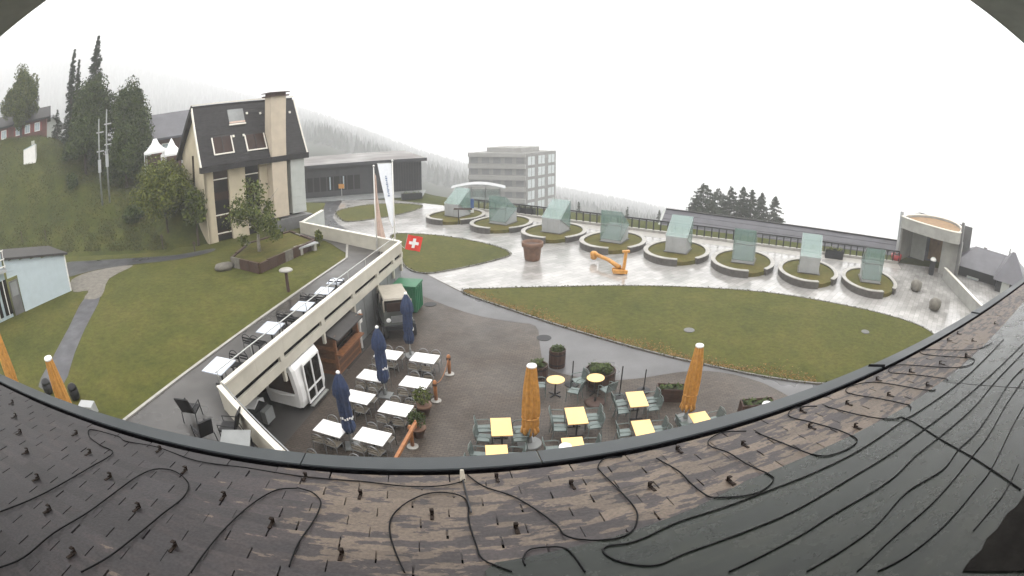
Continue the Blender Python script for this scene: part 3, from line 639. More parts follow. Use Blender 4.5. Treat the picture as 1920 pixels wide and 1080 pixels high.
b = MB(); b.box(((xb0 + xb1) / 2, -.2, 3.3), (xb1 - xb0, .8, 4.5)); b.build('bay', 'panel_grey', hs)
for k in range(7):
    b = MB(); b.box(((xb0 + xb1) / 2, -.615, 1.35 + k * .62), (xb1 - xb0 - .04, .03, .58)); b.build('panel', 'panel_grey', hs)
b = MB(); b.box(((hx(505) + xb1) / 2, -.35, .15), (xb1 - hx(505) + .3, 1.9, 1.5)); b.build('plinth', 'concrete_dark', hs)
gab = [(.0, -.6), (HD, -.6), (HD, 6.4), (HY, ZR - .25), (.0, ZE)]
b = MB(); b.ext(gab, .0, .3, 'x'); b.build('gable_wall', 'plaster_cream', hs)
b = MB(); b.ext(gab, HL - .3, HL, 'x'); b.build('gable_wall', 'plaster_cream', hs)
b = MB(); b.box((HL / 2, HD - .2, 2.9), (HL, .3, 7.0)); b.build('back_wall', 'plaster_cream', hs)
for y_, z_ in ((2.6, 2.2), (2.6, 5.2)):
    b = MB(); b.box((-.01, y_, z_), (.05, .5, 2.3)); b.build('window_slit', 'window_brown', hs)
ang = math.atan2(ZR - ZE, HY + .55); RL = math.hypot(ZR - ZE, HY + .55)
def slope(b, x0, x1, s0, s1, h, th):   # box on the front roof slope: along x, distance s up the slope, h off the surface
    def P_(x, s, k): return (x, -.55 + (s * math.cos(ang) - k * math.sin(ang)), ZE - .15 + s * math.sin(ang) + k * math.cos(ang))
    vs = [P_(x, s, k) for k in (h, h + th) for (x, s) in ((x0, s0), (x1, s0), (x1, s1), (x0, s1))]
    return b.add(vs, [(0, 3, 2, 1), (4, 5, 6, 7), (0, 1, 5, 4), (1, 2, 6, 5), (2, 3, 7, 6), (3, 0, 4, 7)])
def slope_px(px, py):
    o = A_ - hout * -.55 + Vector((0, 0, ZE - .15)); sv = -hout * math.cos(ang) + Vector((0, 0, math.sin(ang))); n_ = hdir.cross(sv); d = ray(px, py); c0 = Vector((0, 0, H))
    q = c0 + d * ((o - c0).dot(n_) / d.dot(n_)) - o; return q.dot(hdir), q.dot(sv)
b = MB(); slope(b, -.35, HL + .45, 0, RL, 0, .16); rf = b.build('roof', 'slate_roof', hs)
b = MB(); b.ext([(HY, ZR + .12), (HD + .5, 6.15), (HD + .5, 5.95), (HY, ZR - .1)], -.35, HL + .45, 'x'); b.build('back_roof', 'slate_roof', hs)
b = MB(); b.ext([(HY - .1, ZR + .2), (HD + .55, 6.2), (HD + .55, 5.75), (HY - .1, ZR - .25)], -.5, -.36, 'x'); b.build('back_verge', 'slate_roof', hs)
nr = 22
for k in range(nr):                              # slate courses
    b = MB(); slope(b, -.33, HL + .43, .04 + k * (RL - .1) / nr, .04 + (k + 1) * (RL - .1) / nr - .02, .162, .016 + .004 * (k % 3)); b.build('slate_course', 'slate_roof', rf)
for u0, u1 in ((-.46, -.35), (HL + .45, HL + .56)):
    b = MB(); slope(b, u0, u1, -.05, RL + .05, -.02, .24); b.build('verge', 'parapet_cap', hs)
b = MB(); b.beam((-.47, HY, ZR + .2), (HL + .57, HY, ZR + .2), .2, .08); b.build('ridge', 'parapet_cap', hs)
b = MB(); b.box((HL / 2, -.72, ZE - .28), (HL + 1.0, .5, .42)); b.build('eave_box', 'slate_roof', hs)
for c0_, c1_ in (((402, 292), (430, 257)), ((464, 284), (491, 252))):
    x0, s0 = slope_px(*c0_); x1, s1 = slope_px(*c1_)
    b = MB(); slope(b, x0, x1, s0, s1, .18, .05); wn = b.build('roof_window', 'window_brown', hs)
    for (u0, u1, a0, a1) in ((x0 - .09, x0, s0 - .09, s1), (x1, x1 + .09, s0 - .09, s1), (x0, x1, s0 - .09, s0)):
        b = MB(); slope(b, u0, u1, a0, a1, .15, .12); b.build('frame', 'parapet_cap', wn)
    b = MB(); slope(b, (x0 + x1) / 2 - .02, (x0 + x1) / 2 + .02, s0, s1, .2, .06); b.build('bar', 'metal_dark', wn)
x0, s0 = slope_px(429, 236); x1, s1 = slope_px(453, 206)
b = MB(); slope(b, x0, x1, s0, s1, .17, .06); wn = b.build('roof_window', 'concrete', hs); b = MB(); slope(b, x0 - .05, x1 + .05, s0 - .1, s0, .15, .12); b.build('sill', 'parapet_cap', wn)
b = MB(); slope(b, x0, x1, s0 + .06, s0 + .2, .235, .03); b.build('blind', 'flag_pink', wn)
for q in ((436, 258), (455, 256), (461, 215), (486, 215), (541, 213)):
    x, s_ = slope_px(*q); b = MB(); slope(b, x - .08, x + .08, s_ - .08, s_ + .08, .17, .1); b.build('roof_vent', 'parapet_cap', hs)
xc0, xc1 = hx(514, .9), hx(541, .9); cx0 = (xc0 + xc1) / 2; ztp = upz(537, 179, A_ + hdir * cx0 + hout * .9) - 2.6; zbt = 1.05
b = MB(); b.box((cx0, -.35, (ztp + zbt) / 2), (xc1 - xc0, 1.15, ztp - zbt)); ch = b.build('chimney', 'plaster_chimney', hs)
b = MB(); b.box((cx0, -.35, ztp + .05), (xc1 - xc0 + .4, 1.55, .1)); b.box((cx0, -.35, ztp + .19), (xc1 - xc0, 1.1, .18)); b.box((cx0, -.35, ztp + .31), (xc1 - xc0 + .5, 1.65, .06)); b.build('chimney_cap', 'wood_dark', ch)
b = MB(); b.box((cx0, -.99, ZE - .25), (xc1 - xc0 + .3, .14, .36)); b.build('flashing', 'slate_roof', ch)

hn_ = -hout; b = MB(); nu, nv = 10, 9; gv = []
for i in range(nu):
    for j in range(nv):
        w_ = -.3 + i * .75; v_ = -1.0 + j * .75
        q = A_ + hn_ * w_ - hdir * v_; z = 2.45 + 3.2 * smooth(0, 5, w_) * (1 - smooth(.0, 4.5, v_)) + .1 * math.sin(w_ * 2 + v_)
        gv.append((q.x, q.y, max(z, tz(q) - .3)))
b.add(gv, [(i * nv + j, i * nv + j + 1, (i + 1) * nv + j + 1, (i + 1) * nv + j) for i in range(nu - 1) for j in range(nv - 1)])
tag(b.build('grass_bank', 'hill_grass', None, True), kind='structure')
# ================================================================== FAR BUILDINGS
P0, P1 = G(560, 374), G(791, 356)
pd = (P1 - P0).normalized(); PL_ = (P1 - P0).length
pav = thing('pavilion', 'long low dark flat-roofed hall at the back left, behind the flagpoles', 'building', P0[:], math.atan2(pd.y, pd.x))
hp = upz(790, 296, P1)
b = MB(); b.box((PL_ / 2 - 6, 7, hp / 2 - .2), (PL_ + 12, 14, hp - .4)); b.build('wall', 'facade_dark', pav)
b = MB(); b.box((PL_ / 2 - 6, 6.6, hp - .12), (PL_ + 13, 15.6, .34)); b.build('roof', 'flat_roof', pav)
b = MB(); b.box((PL_ / 2 - 6, -1.22, hp - .10), (PL_ + 13, .06, .42)); b.build('fascia', 'facade_dark', pav)
for k in range(16):
    b = MB(); b.box((PL_ - .3 - k * .36, -.06, hp / 2 - .2), (.12, .1, hp - .5)); b.build('slat', 'metal_dark', pav)
for k in range(9):
    x = .8 + k * .95; b = MB(); b.box((x, -.03, 1.75), (.8, .08, 1.9)); wn = b.build('window', 'window_dark', pav)
    if k in (4, 6): b = MB(); b.box((x, -.08, 1.8), (.16, .03, 1.7)); b.build('curtain', 'pale_blue', wn)
tag(tri_sheet('pavilion_terrace', [P0 + Vector((-3, -3.5, 0)), P1 + Vector((1, -5.5, 0)), P1 + Vector((.6, 0, 0)), P0 + Vector((-3, 0, 0))], .016, 'concrete'))
b = MB(); b.box((0, 0, .45), (.06, .06, .9)); b.box((0, 0, 1.15), (.55, .04, .45)); 
yb_ = thing('notice_board', 'small orange notice board on a post before the dark hall', 'sign', G(641, 368)[:])
b = MB(); b.box((0, 0, .55), (.08, .08, 1.1)); b.build('post', 'pole_grey', yb_); b = MB(); b.box((0, -.03, 1.35), (.8, .05, .6)); b.build('panel', 'orange_wood', yb_)

def fog_hotel():
    D = 190.0; S = D / 118.0; pL, pM, pR = azd(az_of(879, 330), D + 2), azd(az_of(986, 330), D - 2), azd(az_of(1042, 330), D + 13)
    zt = H + D * math.tan(R(el_of(960, 287))); zb = -32.0
    t = thing('apartment_block', 'grey multi-storey block fading in the fog beyond the terrace railing', 'building', (pM.x, pM.y, zb))
    o = Vector((pM.x, pM.y, zb)); pB = pL + (pR - pM)
    poly = [Vector((p.x - o.x, p.y - o.y)) for p in (pL, pM, pR, pB)]
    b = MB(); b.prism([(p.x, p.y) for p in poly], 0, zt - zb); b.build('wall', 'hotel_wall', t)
    nfl = 6; fh = 2.55 * S; top = zt - zb
    dM = (pM - pL).normalized(); nM = Vector((dM.y, -dM.x, 0)); LM = (pM - pL).length
    for k in range(nfl):
        z = top - .35 * S - k * fh
        a, c = pL - o + nM * .55, pM - o + nM * .55
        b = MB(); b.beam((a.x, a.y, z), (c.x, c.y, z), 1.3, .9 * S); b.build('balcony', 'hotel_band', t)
        for j in range(5):
            q = pL - o + dM * (LM * (j + .5) / 5) + nM * .03
            b = MB(); b.box((q.x, q.y, z - 1.25 * S), (1.7 * S, .1, 1.3 * S), rz=math.atan2(dM.y, dM.x)); b.build('window', 'hotel_glass', t)
    dR = (pR - pM).normalized(); nR = Vector((dR.y, -dR.x, 0)); LR = (pR - pM).length; rzR = math.atan2(dR.y, dR.x)
    for k in range(5):
        for j in range(3):
            q = pM - o + dR * (LR * (j + .5) / 3) + nR * .05; z = top - (1.7 + k * 2.6) * S
            b = MB(); b.box((q.x, q.y, z), (LR / 3 * .62, .12, 1.9 * S), rz=rzR); wn = b.build('window', 'hotel_pane', t)
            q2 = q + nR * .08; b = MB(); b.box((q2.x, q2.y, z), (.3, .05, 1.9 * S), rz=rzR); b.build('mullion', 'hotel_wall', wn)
    b = MB(); cpoly = sum(poly, Vector((0, 0))) / 4
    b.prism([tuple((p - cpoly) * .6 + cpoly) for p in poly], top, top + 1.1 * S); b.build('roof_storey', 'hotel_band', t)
fog_hotel()
# shelter with a shell roof behind the railing
sh_ = thing('shelter', 'small shelter with curved white roof at the far end of the railing', 'shelter', G(897, 388)[:])
b = MB(); pr = [(-3.0 + i * .5, 2.15 + .55 * math.cos((i - 6) / 6 * 1.4)) for i in range(13)]
b.ext(pr + [(x, z - .12) for x, z in reversed(pr)], -1.0, 1.0, 'y'); b.build('roof', 'stone_grey', sh_)
for x in (-2.4, -.8, .8, 2.4):
    b = MB(); b.box((x, .6, 1.1), (.1, .1, 2.2)); b.build('post', 'metal_grey', sh_)
b = MB(); b.box((0, .75, 1.1), (4.8, .04, 1.6)); b.build('back_pane', 'glass_pale', sh_)
ib = thing('information_board', 'narrow blue and white board standing by the second glass skylight', 'sign', G(884, 404)[:])
b = MB(); b.box((0, 0, .5), (.5, .1, 1.0)); b.build('base', 'white_paint', ib); b = MB(); b.box((.05, -.02, 1.25), (.42, .08, .95)); b.build('panel', 'ink_blue', ib)
sg = thing('signpost', 'thin dark signpost with one long arm beside the second skylight', 'sign', G(860, 421)[:])
b = MB(); b.tube([(0, 0, 0), (0, 0, 1.55)], .045, 6); b.build('post', 'metal_dark', sg); b = MB(); b.box((.45, 0, 1.5), (1.7, .05, .16)); b.box((-.3, 0, 1.48), (.3, .05, .1)); b.build('arm', 'wood_dark', sg)

# railing
RLn = (RAIL1 - RAIL0).length
rl = thing('terrace_railing', 'long dark metal railing along the edge of the stone plaza', 'railing', RAIL0[:], math.atan2(RD.y, RD.x))
b = MB(); b.box((RLn / 2, 0, .11), (RLn, .3, .22)); b.build('kerb', 'stone_light', rl)
b = MB(); b.box((RLn / 2, 0, 1.12), (RLn, .13, .12)); b.build('top_rail', 'metal_dark', rl)
b = MB(); b.box((RLn / 2, 0, .98), (RLn, .03, .035)); b.build('rail', 'metal_dark', rl)
npst = 66; pm = None
for k in range(npst + 1):
    if pm is None: b = MB(); b.box((0, 0, .64), (.12, .07, .88)); pm = b.build('post', 'metal_dark', rl); o = pm
    else: o = pm.copy(); COL.objects.link(o)
    o.location = (k * RLn / npst, 0, 0)
# long slate-roofed building below the railing
R0, R1 = G(1249, 392, .9), G(1680, 451, .9); rd = (R1 - R0).normalized(); LL = (R1 - R0).length
lb = thing('long_building', 'long building below the railing with plain grey slate roof', 'building', (R0.x, R0.y, -6), math.atan2(rd.y, rd.x))
b = MB(); b.ext([(-5.2, 3.2), (0, 6.9), (5.2, 3.2), (5.2, 3.0), (0, 6.65), (-5.2, 3.0)], 0, LL + 6, 'x'); rf2 = b.build('roof', 'slate_long', lb)
for k in range(9):
    b = MB(); b.ext([(-5.22 + k * .58, 3.2 + k * .4127), (-5.22 + (k + 1) * .58 - .03, 3.2 + (k + 1) * .4127 - .02), (-5.22 + (k + 1) * .58 - .03, 3.225 + (k + 1) * .4127 - .02), (-5.22 + k * .58, 3.245 + k * .4127)], .05, LL + 5.9, 'x'); b.build('slate_course', 'slate_long', rf2)
b = MB(); b.ext([(-4.8, -4), (4.8, -4), (4.8, 3.2), (0, 6.6), (-4.8, 3.2)], .3, LL + 5, 'x'); b.build('wall', 'facade_dark', lb)
b = MB(); b.ext([(-5.3, 3.05), (0, 6.85), (5.3, 3.05), (5.3, 2.75), (0, 6.5), (-5.3, 2.75)], -.25, -.02, 'x'); b.build('barge_board', 'panel_grey', lb)
b = MB(); b.box((LL / 2 + 3, 0, 6.93), (LL + 6, .3, .1)); b.build('ridge', 'slate_roof', lb)

# station tower at the right
TB0, TB1 = G(1679, 488), G(1789, 526)
td = (TB1 - TB0); TLn = td.length; td.normalize(); tn = Vector((td.y, -td.x, 0)); tn = tn if tn.dot(Vector((1, 1, 0))) < 0 else -tn     # tn towards the camera
tw = thing('station_entrance', 'concrete entrance pavilion with curved front and round brown roof at the right', 'building', TB0[:], math.atan2(td.y, td.x))
ty = 1 if Vector((-td.y, td.x, 0)).dot(tn) > 0 else -1
zt = 4.1
TD = 6.5
b = MB(); b.box((.18, -ty * TD / 2, zt / 2), (.36, TD, zt)); b.build('left_wall', 'tower_conc', tw)
b = MB(); b.box((.05, ty * .05, zt / 2 + .25), (.34, .3, zt + .5)); b.build('pier', 'stone_grey', tw)
b = MB(); b.box((TLn - 1.35, -ty * 1.6, 1.55), (2.3, 1.8, 3.1)); b.build('right_block', 'tower_conc', tw)
for k in range(4):
    b = MB(); b.box((TLn - 1.35, ty * (-.69), .45 + k * .75), (2.26, .03, .7)); b.build('panel', 'tower_conc', tw)
b = MB(); b.box((TLn - .1, -ty * .5, 2.55), (.3, .5, 5.1)); b.build('tall_post', 'concrete_dark', tw)
b = MB(); b.box((TLn / 2, -ty * TD, zt / 2), (TLn, .3, zt)); b.build('back_wall', 'concrete_dark', tw)  # darker concrete paints in the shade at the back of the opening
b = MB(); b.box((1.55, -ty * 3.5, 1.45), (2.0, .12, 2.9)); b.build('door_panel', 'panel_grey', tw)
b = MB(); b.box((4.0, -ty * 5.2, 1.3), (2.9, .1, 2.6)); b.build('inner_wall', 'tower_roof', tw)
for k in range(3):
    b = MB(); b.box((3.0 + k * 1.05, -ty * 3.4, 3.05), (.9, .08, .55)); b.build('display_board', 'window_dark', tw)
arc = []
for i in range(21):
    a = math.pi * i / 20; arc.append((TLn / 2 - math.cos(a) * (TLn / 2 - .15), ty * (.2 + math.sin(a) * 1.15)))
backp = []
for i in range(21):
    a = math.pi * i / 20; backp.append((TLn / 2 + math.cos(a) * (TLn / 2 - .15), ty * (.2 - math.sin(a) * 6.2)))
ringp = arc + backp[1:-1]
b = MB(); n = len(ringp); cz = (TLn / 2, 0)
inner = [((x - TLn / 2) * .93 + TLn / 2, (y + ty * 2.5) * .93 - ty * 2.5) for x, y in ringp]
b.add([(x, y, zt - .85) for x, y in ringp] + [(x, y, zt + .12) for x, y in ringp] + [(x, y, zt + .12) for x, y in inner] + [(x, y, zt - .05) for x, y in inner] + [(x, y, zt - .85) for x, y in inner],
      [f for i in range(n) for j in [(i + 1) % n] for f in ((i, j, n + j, n + i), (n + i, n + j, 2 * n + j, 2 * n + i), (2 * n + i, 2 * n + j, 3 * n + j, 3 * n + i), (4 * n + i, 4 * n + j, j, i), (3 * n + i, 3 * n + j, 4 * n + j, 4 * n + i))]); b.build('roof_ring', 'tower_conc', tw)
b = MB(); b.prism(inner, zt - .35, zt - .06); b.build('roof', 'tower_roof', tw)
b = MB(); b.prism([((x - TLn / 2) * 1.01 + TLn / 2, (y + ty * 2.5) * 1.01 - ty * 2.5) for x, y in ringp], zt + .13, zt + .20)
bb = MB(); k1 = [((x - TLn / 2) * 1.012 + TLn / 2, (y + ty * 2.5) * 1.012 - ty * 2.5) for x, y in ringp]; k2 = inner
bb.add([(x, y, zt + .125) for x, y in k1] + [(x, y, zt + .20) for x, y in k1] + [(x, y, zt + .20) for x, y in k2] + [(x, y, zt + .125) for x, y in k2],
       [f for i in range(n) for j in [(i + 1) % n] for f in ((i, j, n + j, n + i), (n + i, n + j, 2 * n + j, 2 * n + i), (2 * n + i, 2 * n + j, 3 * n + j, 3 * n + i))]); bb.build('roof_edge', 'parapet_cap', tw)
# wall that runs from the station towards the viewer, planters and stones
wall_run('garden_wall', 'grey plaza wall with pale coping running from the station to the roof edge', [G(1768, 523), G(1822, 585), (31.4, 14.2)], .01, 1.0, .28, 'tower_conc', 'parapet_cap', 1.6)
rp_ = thing('planter_pot', 'round dark red planter pot at the left pier of the station', 'planter', G(1679, 491)[:])
b = MB(); b.lathe([(.38, 0), (.62, .35), (.66, .72), (.56, .74), (.5, .66)], 16); b.build('pot', 'red_pot', rp_, True); b = MB(); b.lathe([(.52, .6), (.45, .68), (.05, .7)], 12); b.build('soil', 'soil', rp_)
bn_ = thing('litter_bin', 'dark bin with a white lid at the right side of the station opening', 'bin', G(1745, 515)[:])
b = MB(); b.lathe([(.28, 0), (.34, .1), (.36, 1.2), (.3, 1.28)], 12); b.build('body', 'metal_dark', bn_, True); b = MB(); b.lathe([(.36, 1.29), (.37, 1.42), (.2, 1.56)], 12); b.build('lid', 'white_paint', bn_, True)
for (px, py), lb_ in (((1716, 545), 'round boulder on the plaza nearer the station'), ((1751, 581), 'round boulder on the plaza nearer the roof edge')):
    p = G(px, py); t = MB(); t.lathe([(.3, 0), (.52, .12), (.58, .4), (.5, .68), (.28, .84), (.05, .88)], 10, wob=lambda a, z: 1 + .12 * math.sin(3 * a + z * 5) + .06 * math.sin(7 * a))
    o = t.build('boulder', 'rock', None, True, p[:]); tag(o, lb_, 'boulder', 'boulders on the plaza')
# dark slate house at the far right
hb = azd(62.3, 52.5, -2.2)
dh = thing('house', 'low dark house with grey hipped slate roof beyond the plaza wall', 'house', hb[:], R(-61))
b = MB(); b.box((0, 0, 1.65), (9.6, 6.5, 3.3)); b.build('wall', 'facade_dark', dh)
def hip(b, x0, x1, y0, y1, z0, z1, hipx):
    ym = (y0 + y1) / 2
    return b.add([(x0, y0, z0), (x1, y0, z0), (x1, y1, z0), (x0, y1, z0), (x0 + hipx, ym, z1), (x1 - hipx, ym, z1)], [(0, 1, 5, 4), (1, 2, 5), (2, 3, 4, 5), (3, 0, 4), (3, 2, 1, 0)])
b = MB(); hip(b, -5.6, 5.6, -4.0, 4.0, 3.2, 4.7, 2.6); rfh = b.build('roof', 'slate_long', dh)
b = MB(); hip(b, .2, 5.0, -5.4, 1.6, 3.22, 5.5, 2.2); b.build('cross_roof', 'slate_long', dh)
b = MB(); b.box((2.6, -3.8, 1.6), (3.8, 2.6, 3.2)); b.build('wing', 'facade_dark', dh)
b = MB(); b.box((2.0, -5.15, 1.6), (1.1, .12, 3.2)); b.build('corner_pillar', 'panel_grey', dh)
for x in (-2.6,):
    b = MB(); b.box((x, -3.28, 1.9), (1.7, .1, .95)); wn = b.build('window', 'panel_grey', dh); b = MB(); b.box((x, -3.34, 1.9), (1.4, .03, .7)); b.build('pane', 'pale_blue', wn)
b = MB(); b.box((3.5, -5.14, 1.05), (.9, .08, 2.0)); b.build('door', 'shutter_red', dh)
b = MB(); b.box((-1.6, .3, 4.4), (.5, .5, .7)); b.build('chimney', 'concrete_dark', rfh)

# ================================================================== SKYLIGHT ISLANDS
ISL = [G(*q) for q in [(815, 420), (905, 435), (1010, 458), (1125, 472), (1252, 497), (1385, 517), (1515, 540), (1635, 557)]]
# straighten to a regular row
xs_ = np.arange(8); fx = np.polyfit(xs_, [p.x for p in ISL], 1); fy = np.polyfit(xs_, [p.y for p in ISL], 1)
IRZ = math.atan2(RD.y, RD.x)
ORD = ['first', 'second', 'third', 'fourth', 'fifth', 'sixth', 'seventh', 'last']
def make_skylight():
    t = thing('skylight', 'glass skylight', 'skylight')
    Wd, Dp, h1, h2 = 1.82, 1.95, 1.28, 2.62; x = Wd / 2
    # local -y = stone side; wedge of grey stone, glass above its diagonal
    b = MB(); b.ext([(-Dp / 2, .06), (Dp / 2, .06), (Dp / 2, .28), (-Dp / 2, h1)], -x + .05, x - .05, 'x'); b.build('stone_wedge', 'stone_grey', t)
    for k in range(3):
        b = MB(); b.box((-x + .05 + (k + .5) * (Wd - .1) / 3, -Dp / 2 - .012, .06 + (h1 - .06) / 2), ((Wd - .1) / 3 - .012, .024, h1 - .10)); b.build('stone_panel', 'stone_grey', t)
    b = MB(); b.box((0, 0, .03), (Wd + .15, Dp + .15, .06)); b.build('plinth', 'stone_dark', t)
    def pane(vs, m='glass_green', nm='pane'):
        vs = [Vector(v) for v in vs]; nrm = (vs[1] - vs[0]).cross(vs[2] - vs[0]).normalized() * .018
        b = MB(); n = len(vs); b.add([v for v in vs] + [v + nrm for v in vs], [tuple(range(n - 1, -1, -1)), tuple(range(n, 2 * n))] + [(i, (i + 1) % n, n + (i + 1) % n, n + i) for i in range(n)]); return b.build(nm, m, t)
    pane([(-x, -Dp / 2, h1), (x, -Dp / 2, h1), (x, Dp / 2, h2), (-x, Dp / 2, h2)], 'glass_pale')
    pane([(x, Dp / 2, .25), (-x, Dp / 2, .25), (-x, Dp / 2, h2), (x, Dp / 2, h2)])
    pane([(x, -Dp / 2, h1), (x, Dp / 2, .27), (x, Dp / 2, h2)]); pane([(-x, Dp / 2, .27), (-x, -Dp / 2, h1), (-x, Dp / 2, h2)])
    for sx in (-1, 1):
        for a, c in (((sx * x, -Dp / 2, h1), (sx * x, Dp / 2, h2)), ((sx * x, Dp / 2, .2), (sx * x, Dp / 2, h2)), ((sx * x, -Dp / 2, h1), (sx * x, Dp / 2, .25))):
            b = MB(); b.beam(a, c, .03, .03); b.build('frame', 'metal_grey', t)
    b = MB(); b.box((0, Dp / 2 + .03, 1.5), (Wd, .03, .04)); b.build('transom', 'metal_grey', t)
    return t
def make_island():
    t = thing('planter_island', 'island', 'planter bed')
    a_, b_ = 2.55, 3.3; N = 40
    def el(k, s=0.0): 
        q = 2 * math.pi * k / N; return ((a_ + s) * math.cos(q), (b_ + s) * math.sin(q))
    bb = MB(); bb.prism([el(k, -.1) for k in range(N)], .0, .30); bb.build('grass', 'island_grass', t)
    # low wall: high at the front (-y), open at the right front, lower at the back
    i0, i1 = int(N * .92), int(N * .92) + N - 6
    wl, cp = MB(), MB()
    for k in range(i0 - N - N + 0, i0 - N - N + (N - 4)):
        q = 2 * math.pi * (k + .5) / N; fr = -math.sin(q); hgt = .36 + .14 * max(0, fr)
        k0, k1 = k, k + 1
        pts = [el(k0, .14), el(k1, .14), el(k1, -.18), el(k0, -.18)]
        wl.prism(list(pts), 0, hgt); cp.prism([el(k0, .17), el(k1, .17), el(k1, -.2), el(k0, -.2)], hgt + .001, hgt + .06)
    wl.build('rim_wall', 'stone_dark', t); cp.build('coping', 'stone_light', t)
    return t
sky_p, isl_p = make_skylight(), make_island(); us, ui = [False], [False]
ROWN = -RN
for i in range(8):
    f = Vector((np.polyval(fx, i), np.polyval(fy, i), 0)); c = f + RN * 3.1
    place(isl_p, ui, c[:], IRZ, f'oval grass bed with low dark rim wall, {ORD[i]} in the row counted from the left', 'oval beds on the stone plaza')
    side = 0 if i % 2 == 0 else math.pi
    p = c + RN * .25; p.z = .30
    look = 'grey stone front' if i % 2 == 0 else 'all-glass front'
    place(sky_p, us, p[:], IRZ + side, f'glass skylight with {look}, {ORD[i]} in the row from the left', 'glass skylights on the stone plaza')
# giant pot and orange garden fork sculpture
gp_ = thing('giant_pot', 'giant brown plant pot standing on the stone plaza', 'pot', G(998, 487)[:])
b = MB(); b.lathe([(.54, 0), (.57, .1), (.68, 1.0), (.69, 1.02), (.78, 1.03), (.80, 1.36), (.74, 1.38), (.69, 1.3), (.64, 1.1)], 24); b.build('pot', 'terracotta', gp_, True)
b = MB(); b.lathe([(.68, 1.1), (.6, 1.18), (.05, 1.2)], 20); b.build('soil', 'wood_dark', gp_, True)
fk = G(1168, 513); f2 = G(1113, 491)
fo = thing('sculpture', 'orange wooden sculpture like a toppled anchor on the stone plaza', 'sculpture', fk[:])
def L3(px, py, z): q = G(px, py, z) - fk; return (q.x, q.y, z)
b = MB(); b.beam((.0, 0, 0), (.12, .0, 1.5), .17, .2); b.build('upright', 'orange_wood', fo)
b = MB(); b.box((.12, 0, 1.58), (.5, .22, .14), rz=.2); b.build('cross_head', 'orange_wood', fo)
e1 = f2 - fk
b = MB(); b.tube([(-.25, .1, .42), (e1.x * .5, e1.y * .5, .58), (e1.x, e1.y, .62)], [.17, .14, .16], 8); b.build('shaft', 'orange_wood', fo, True)
b = MB(); b.lathe([(.14, 0), (.26, .1), (.28, .5), (.16, .6)], 10, Matrix.Translation((e1.x, e1.y, .2))); b.build('knob', 'orange_wood', fo, True)
b = MB(); b.beam((-.75, -.15, .22), (.25, -.25, .18), .22, .24); b.beam((-.7, .45, .18), (.2, .3, .18), .2, .24); b.build('foot', 'orange_wood', fo)
def box_planter(px, py, L, W, hh, rz, label, group='planter boxes', m='metal_dark', z=0.0, flower=None):
    t = thing('planter_box', label, 'planter', G(px, py, z)[:], rz, group)
    for sy in (-1, 1):
        b = MB(); b.box((0, sy * (W / 2 - .03), hh / 2), (L, .06, hh)); b.build('side_board', m, t)
    for sx in (-1, 1):
        b = MB(); b.box((sx * (L / 2 - .03), 0, hh / 2), (.06, W - .124, hh)); b.build('end_board', m, t)
    b = MB(); b.box((0, 0, hh * .42), (L - .13, W - .13, hh * .84)); b.build('soil', 'soil', t)
    b = MB(); plants(b, L, W, hh * .85, flower or 26, .42); tag(b.build('plants', 'leaf_mid' if not flower else 'leaf_yellow', t), kind='stuff')
    return t
def plants(b, L, W, z, n, h):
    for i in range(n):
        x, y = RNG.uniform(-L / 2 * .85, L / 2 * .85), RNG.uniform(-W / 2 * .8, W / 2 * .8); hh = h * RNG.uniform(.4, 1)
        for k in range(7):
            a = RNG.uniform(0, 6.28); q = Vector((x, y, z + hh * RNG.uniform(.1, 1))); d = Vector((math.cos(a), math.sin(a), RNG.uniform(-.2, .8))) * .13; s = d.cross(Vector((0, 0, 1))).normalized() * .045
            b.add([q, q + d * .5 + s, q + d, q + d * .5 - s], [(0, 1, 2, 3)])
rzR = math.atan2(RD.y, RD.x)
box_planter(985, 401, 2.2, .6, .65, rzR, 'dark planter box behind the second and third skylight', m='metal_dark')
box_planter(1563, 484, 1.9, .7, .75, rzR, 'dark planter box with reddish plants between the seventh and last skylight', m='metal_dark', flower=30)
box_planter(772, 373, 2.6, .7, .7, R(20), 'dark planter box at the corner of the far hall')

# ================================================================== FURNITURE
def white_table():
    t = thing('cafe_table', 'white table', 'table')
    b = MB(); b.box((0, 0, .735), (1.12, .84, .03)); tp = b.build('table_top', 'white_laminate', t)
    b = MB(); b.box((0, 0, .712), (1.06, .78, .016)); b.build('edge_band', 'metal_grey', tp)
    b = MB(); b.tube([(0, 0, .03), (0, 0, .70)], .04, 8); b.build('column', 'metal_dark', t)
    for a in (0, math.pi / 2, math.pi, -math.pi / 2):
        b = MB(); b.beam((0, 0, .03), (math.cos(a) * .36, math.sin(a) * .36, .02), .06, .03); b.build('foot', 'metal_dark', t)
    return t
def bistro_chair(slat='wood_slat', tube='metal_grey', nm='bistro_chair'):   # seat towards +y, back at -y
    t = thing(nm, 'chair', 'chair')
    for k in range(5):
        b = MB(); b.box((0, -.16 + k * .085, .45), (.42, .07, .018)); b.build('seat_slat', slat, t)
    b = MB(); pts = []
    for i in range(13):
        a = math.pi * i / 12; pts.append((-.23 * math.cos(a), -.21 - .06 * math.sin(a), .45 + .40 * math.sin(a) ** .55))
    b.tube(pts, .016, 6); b.build('back_hoop', tube, t, True)
    for z in (.58, .69):
        b = MB(); b.box((0, -.255, z), (.40, .016, .06)); b.build('back_slat', slat, t)
    b = MB(); b.tube([(-.22, -.2, .43), (.22, -.2, .43), (.22, .22, .43), (-.22, .22, .43), (-.22, -.2, .43)], .014, 6); b.build('seat_frame', tube, t)
    for sx in (-1, 1):
        for y in (-.22, .22):
            b = MB(); b.tube([(sx * .22, y * .95, .44), (sx * .245, y * 1.12, 0)], .014, 6); b.build('leg', tube, t)
    return t
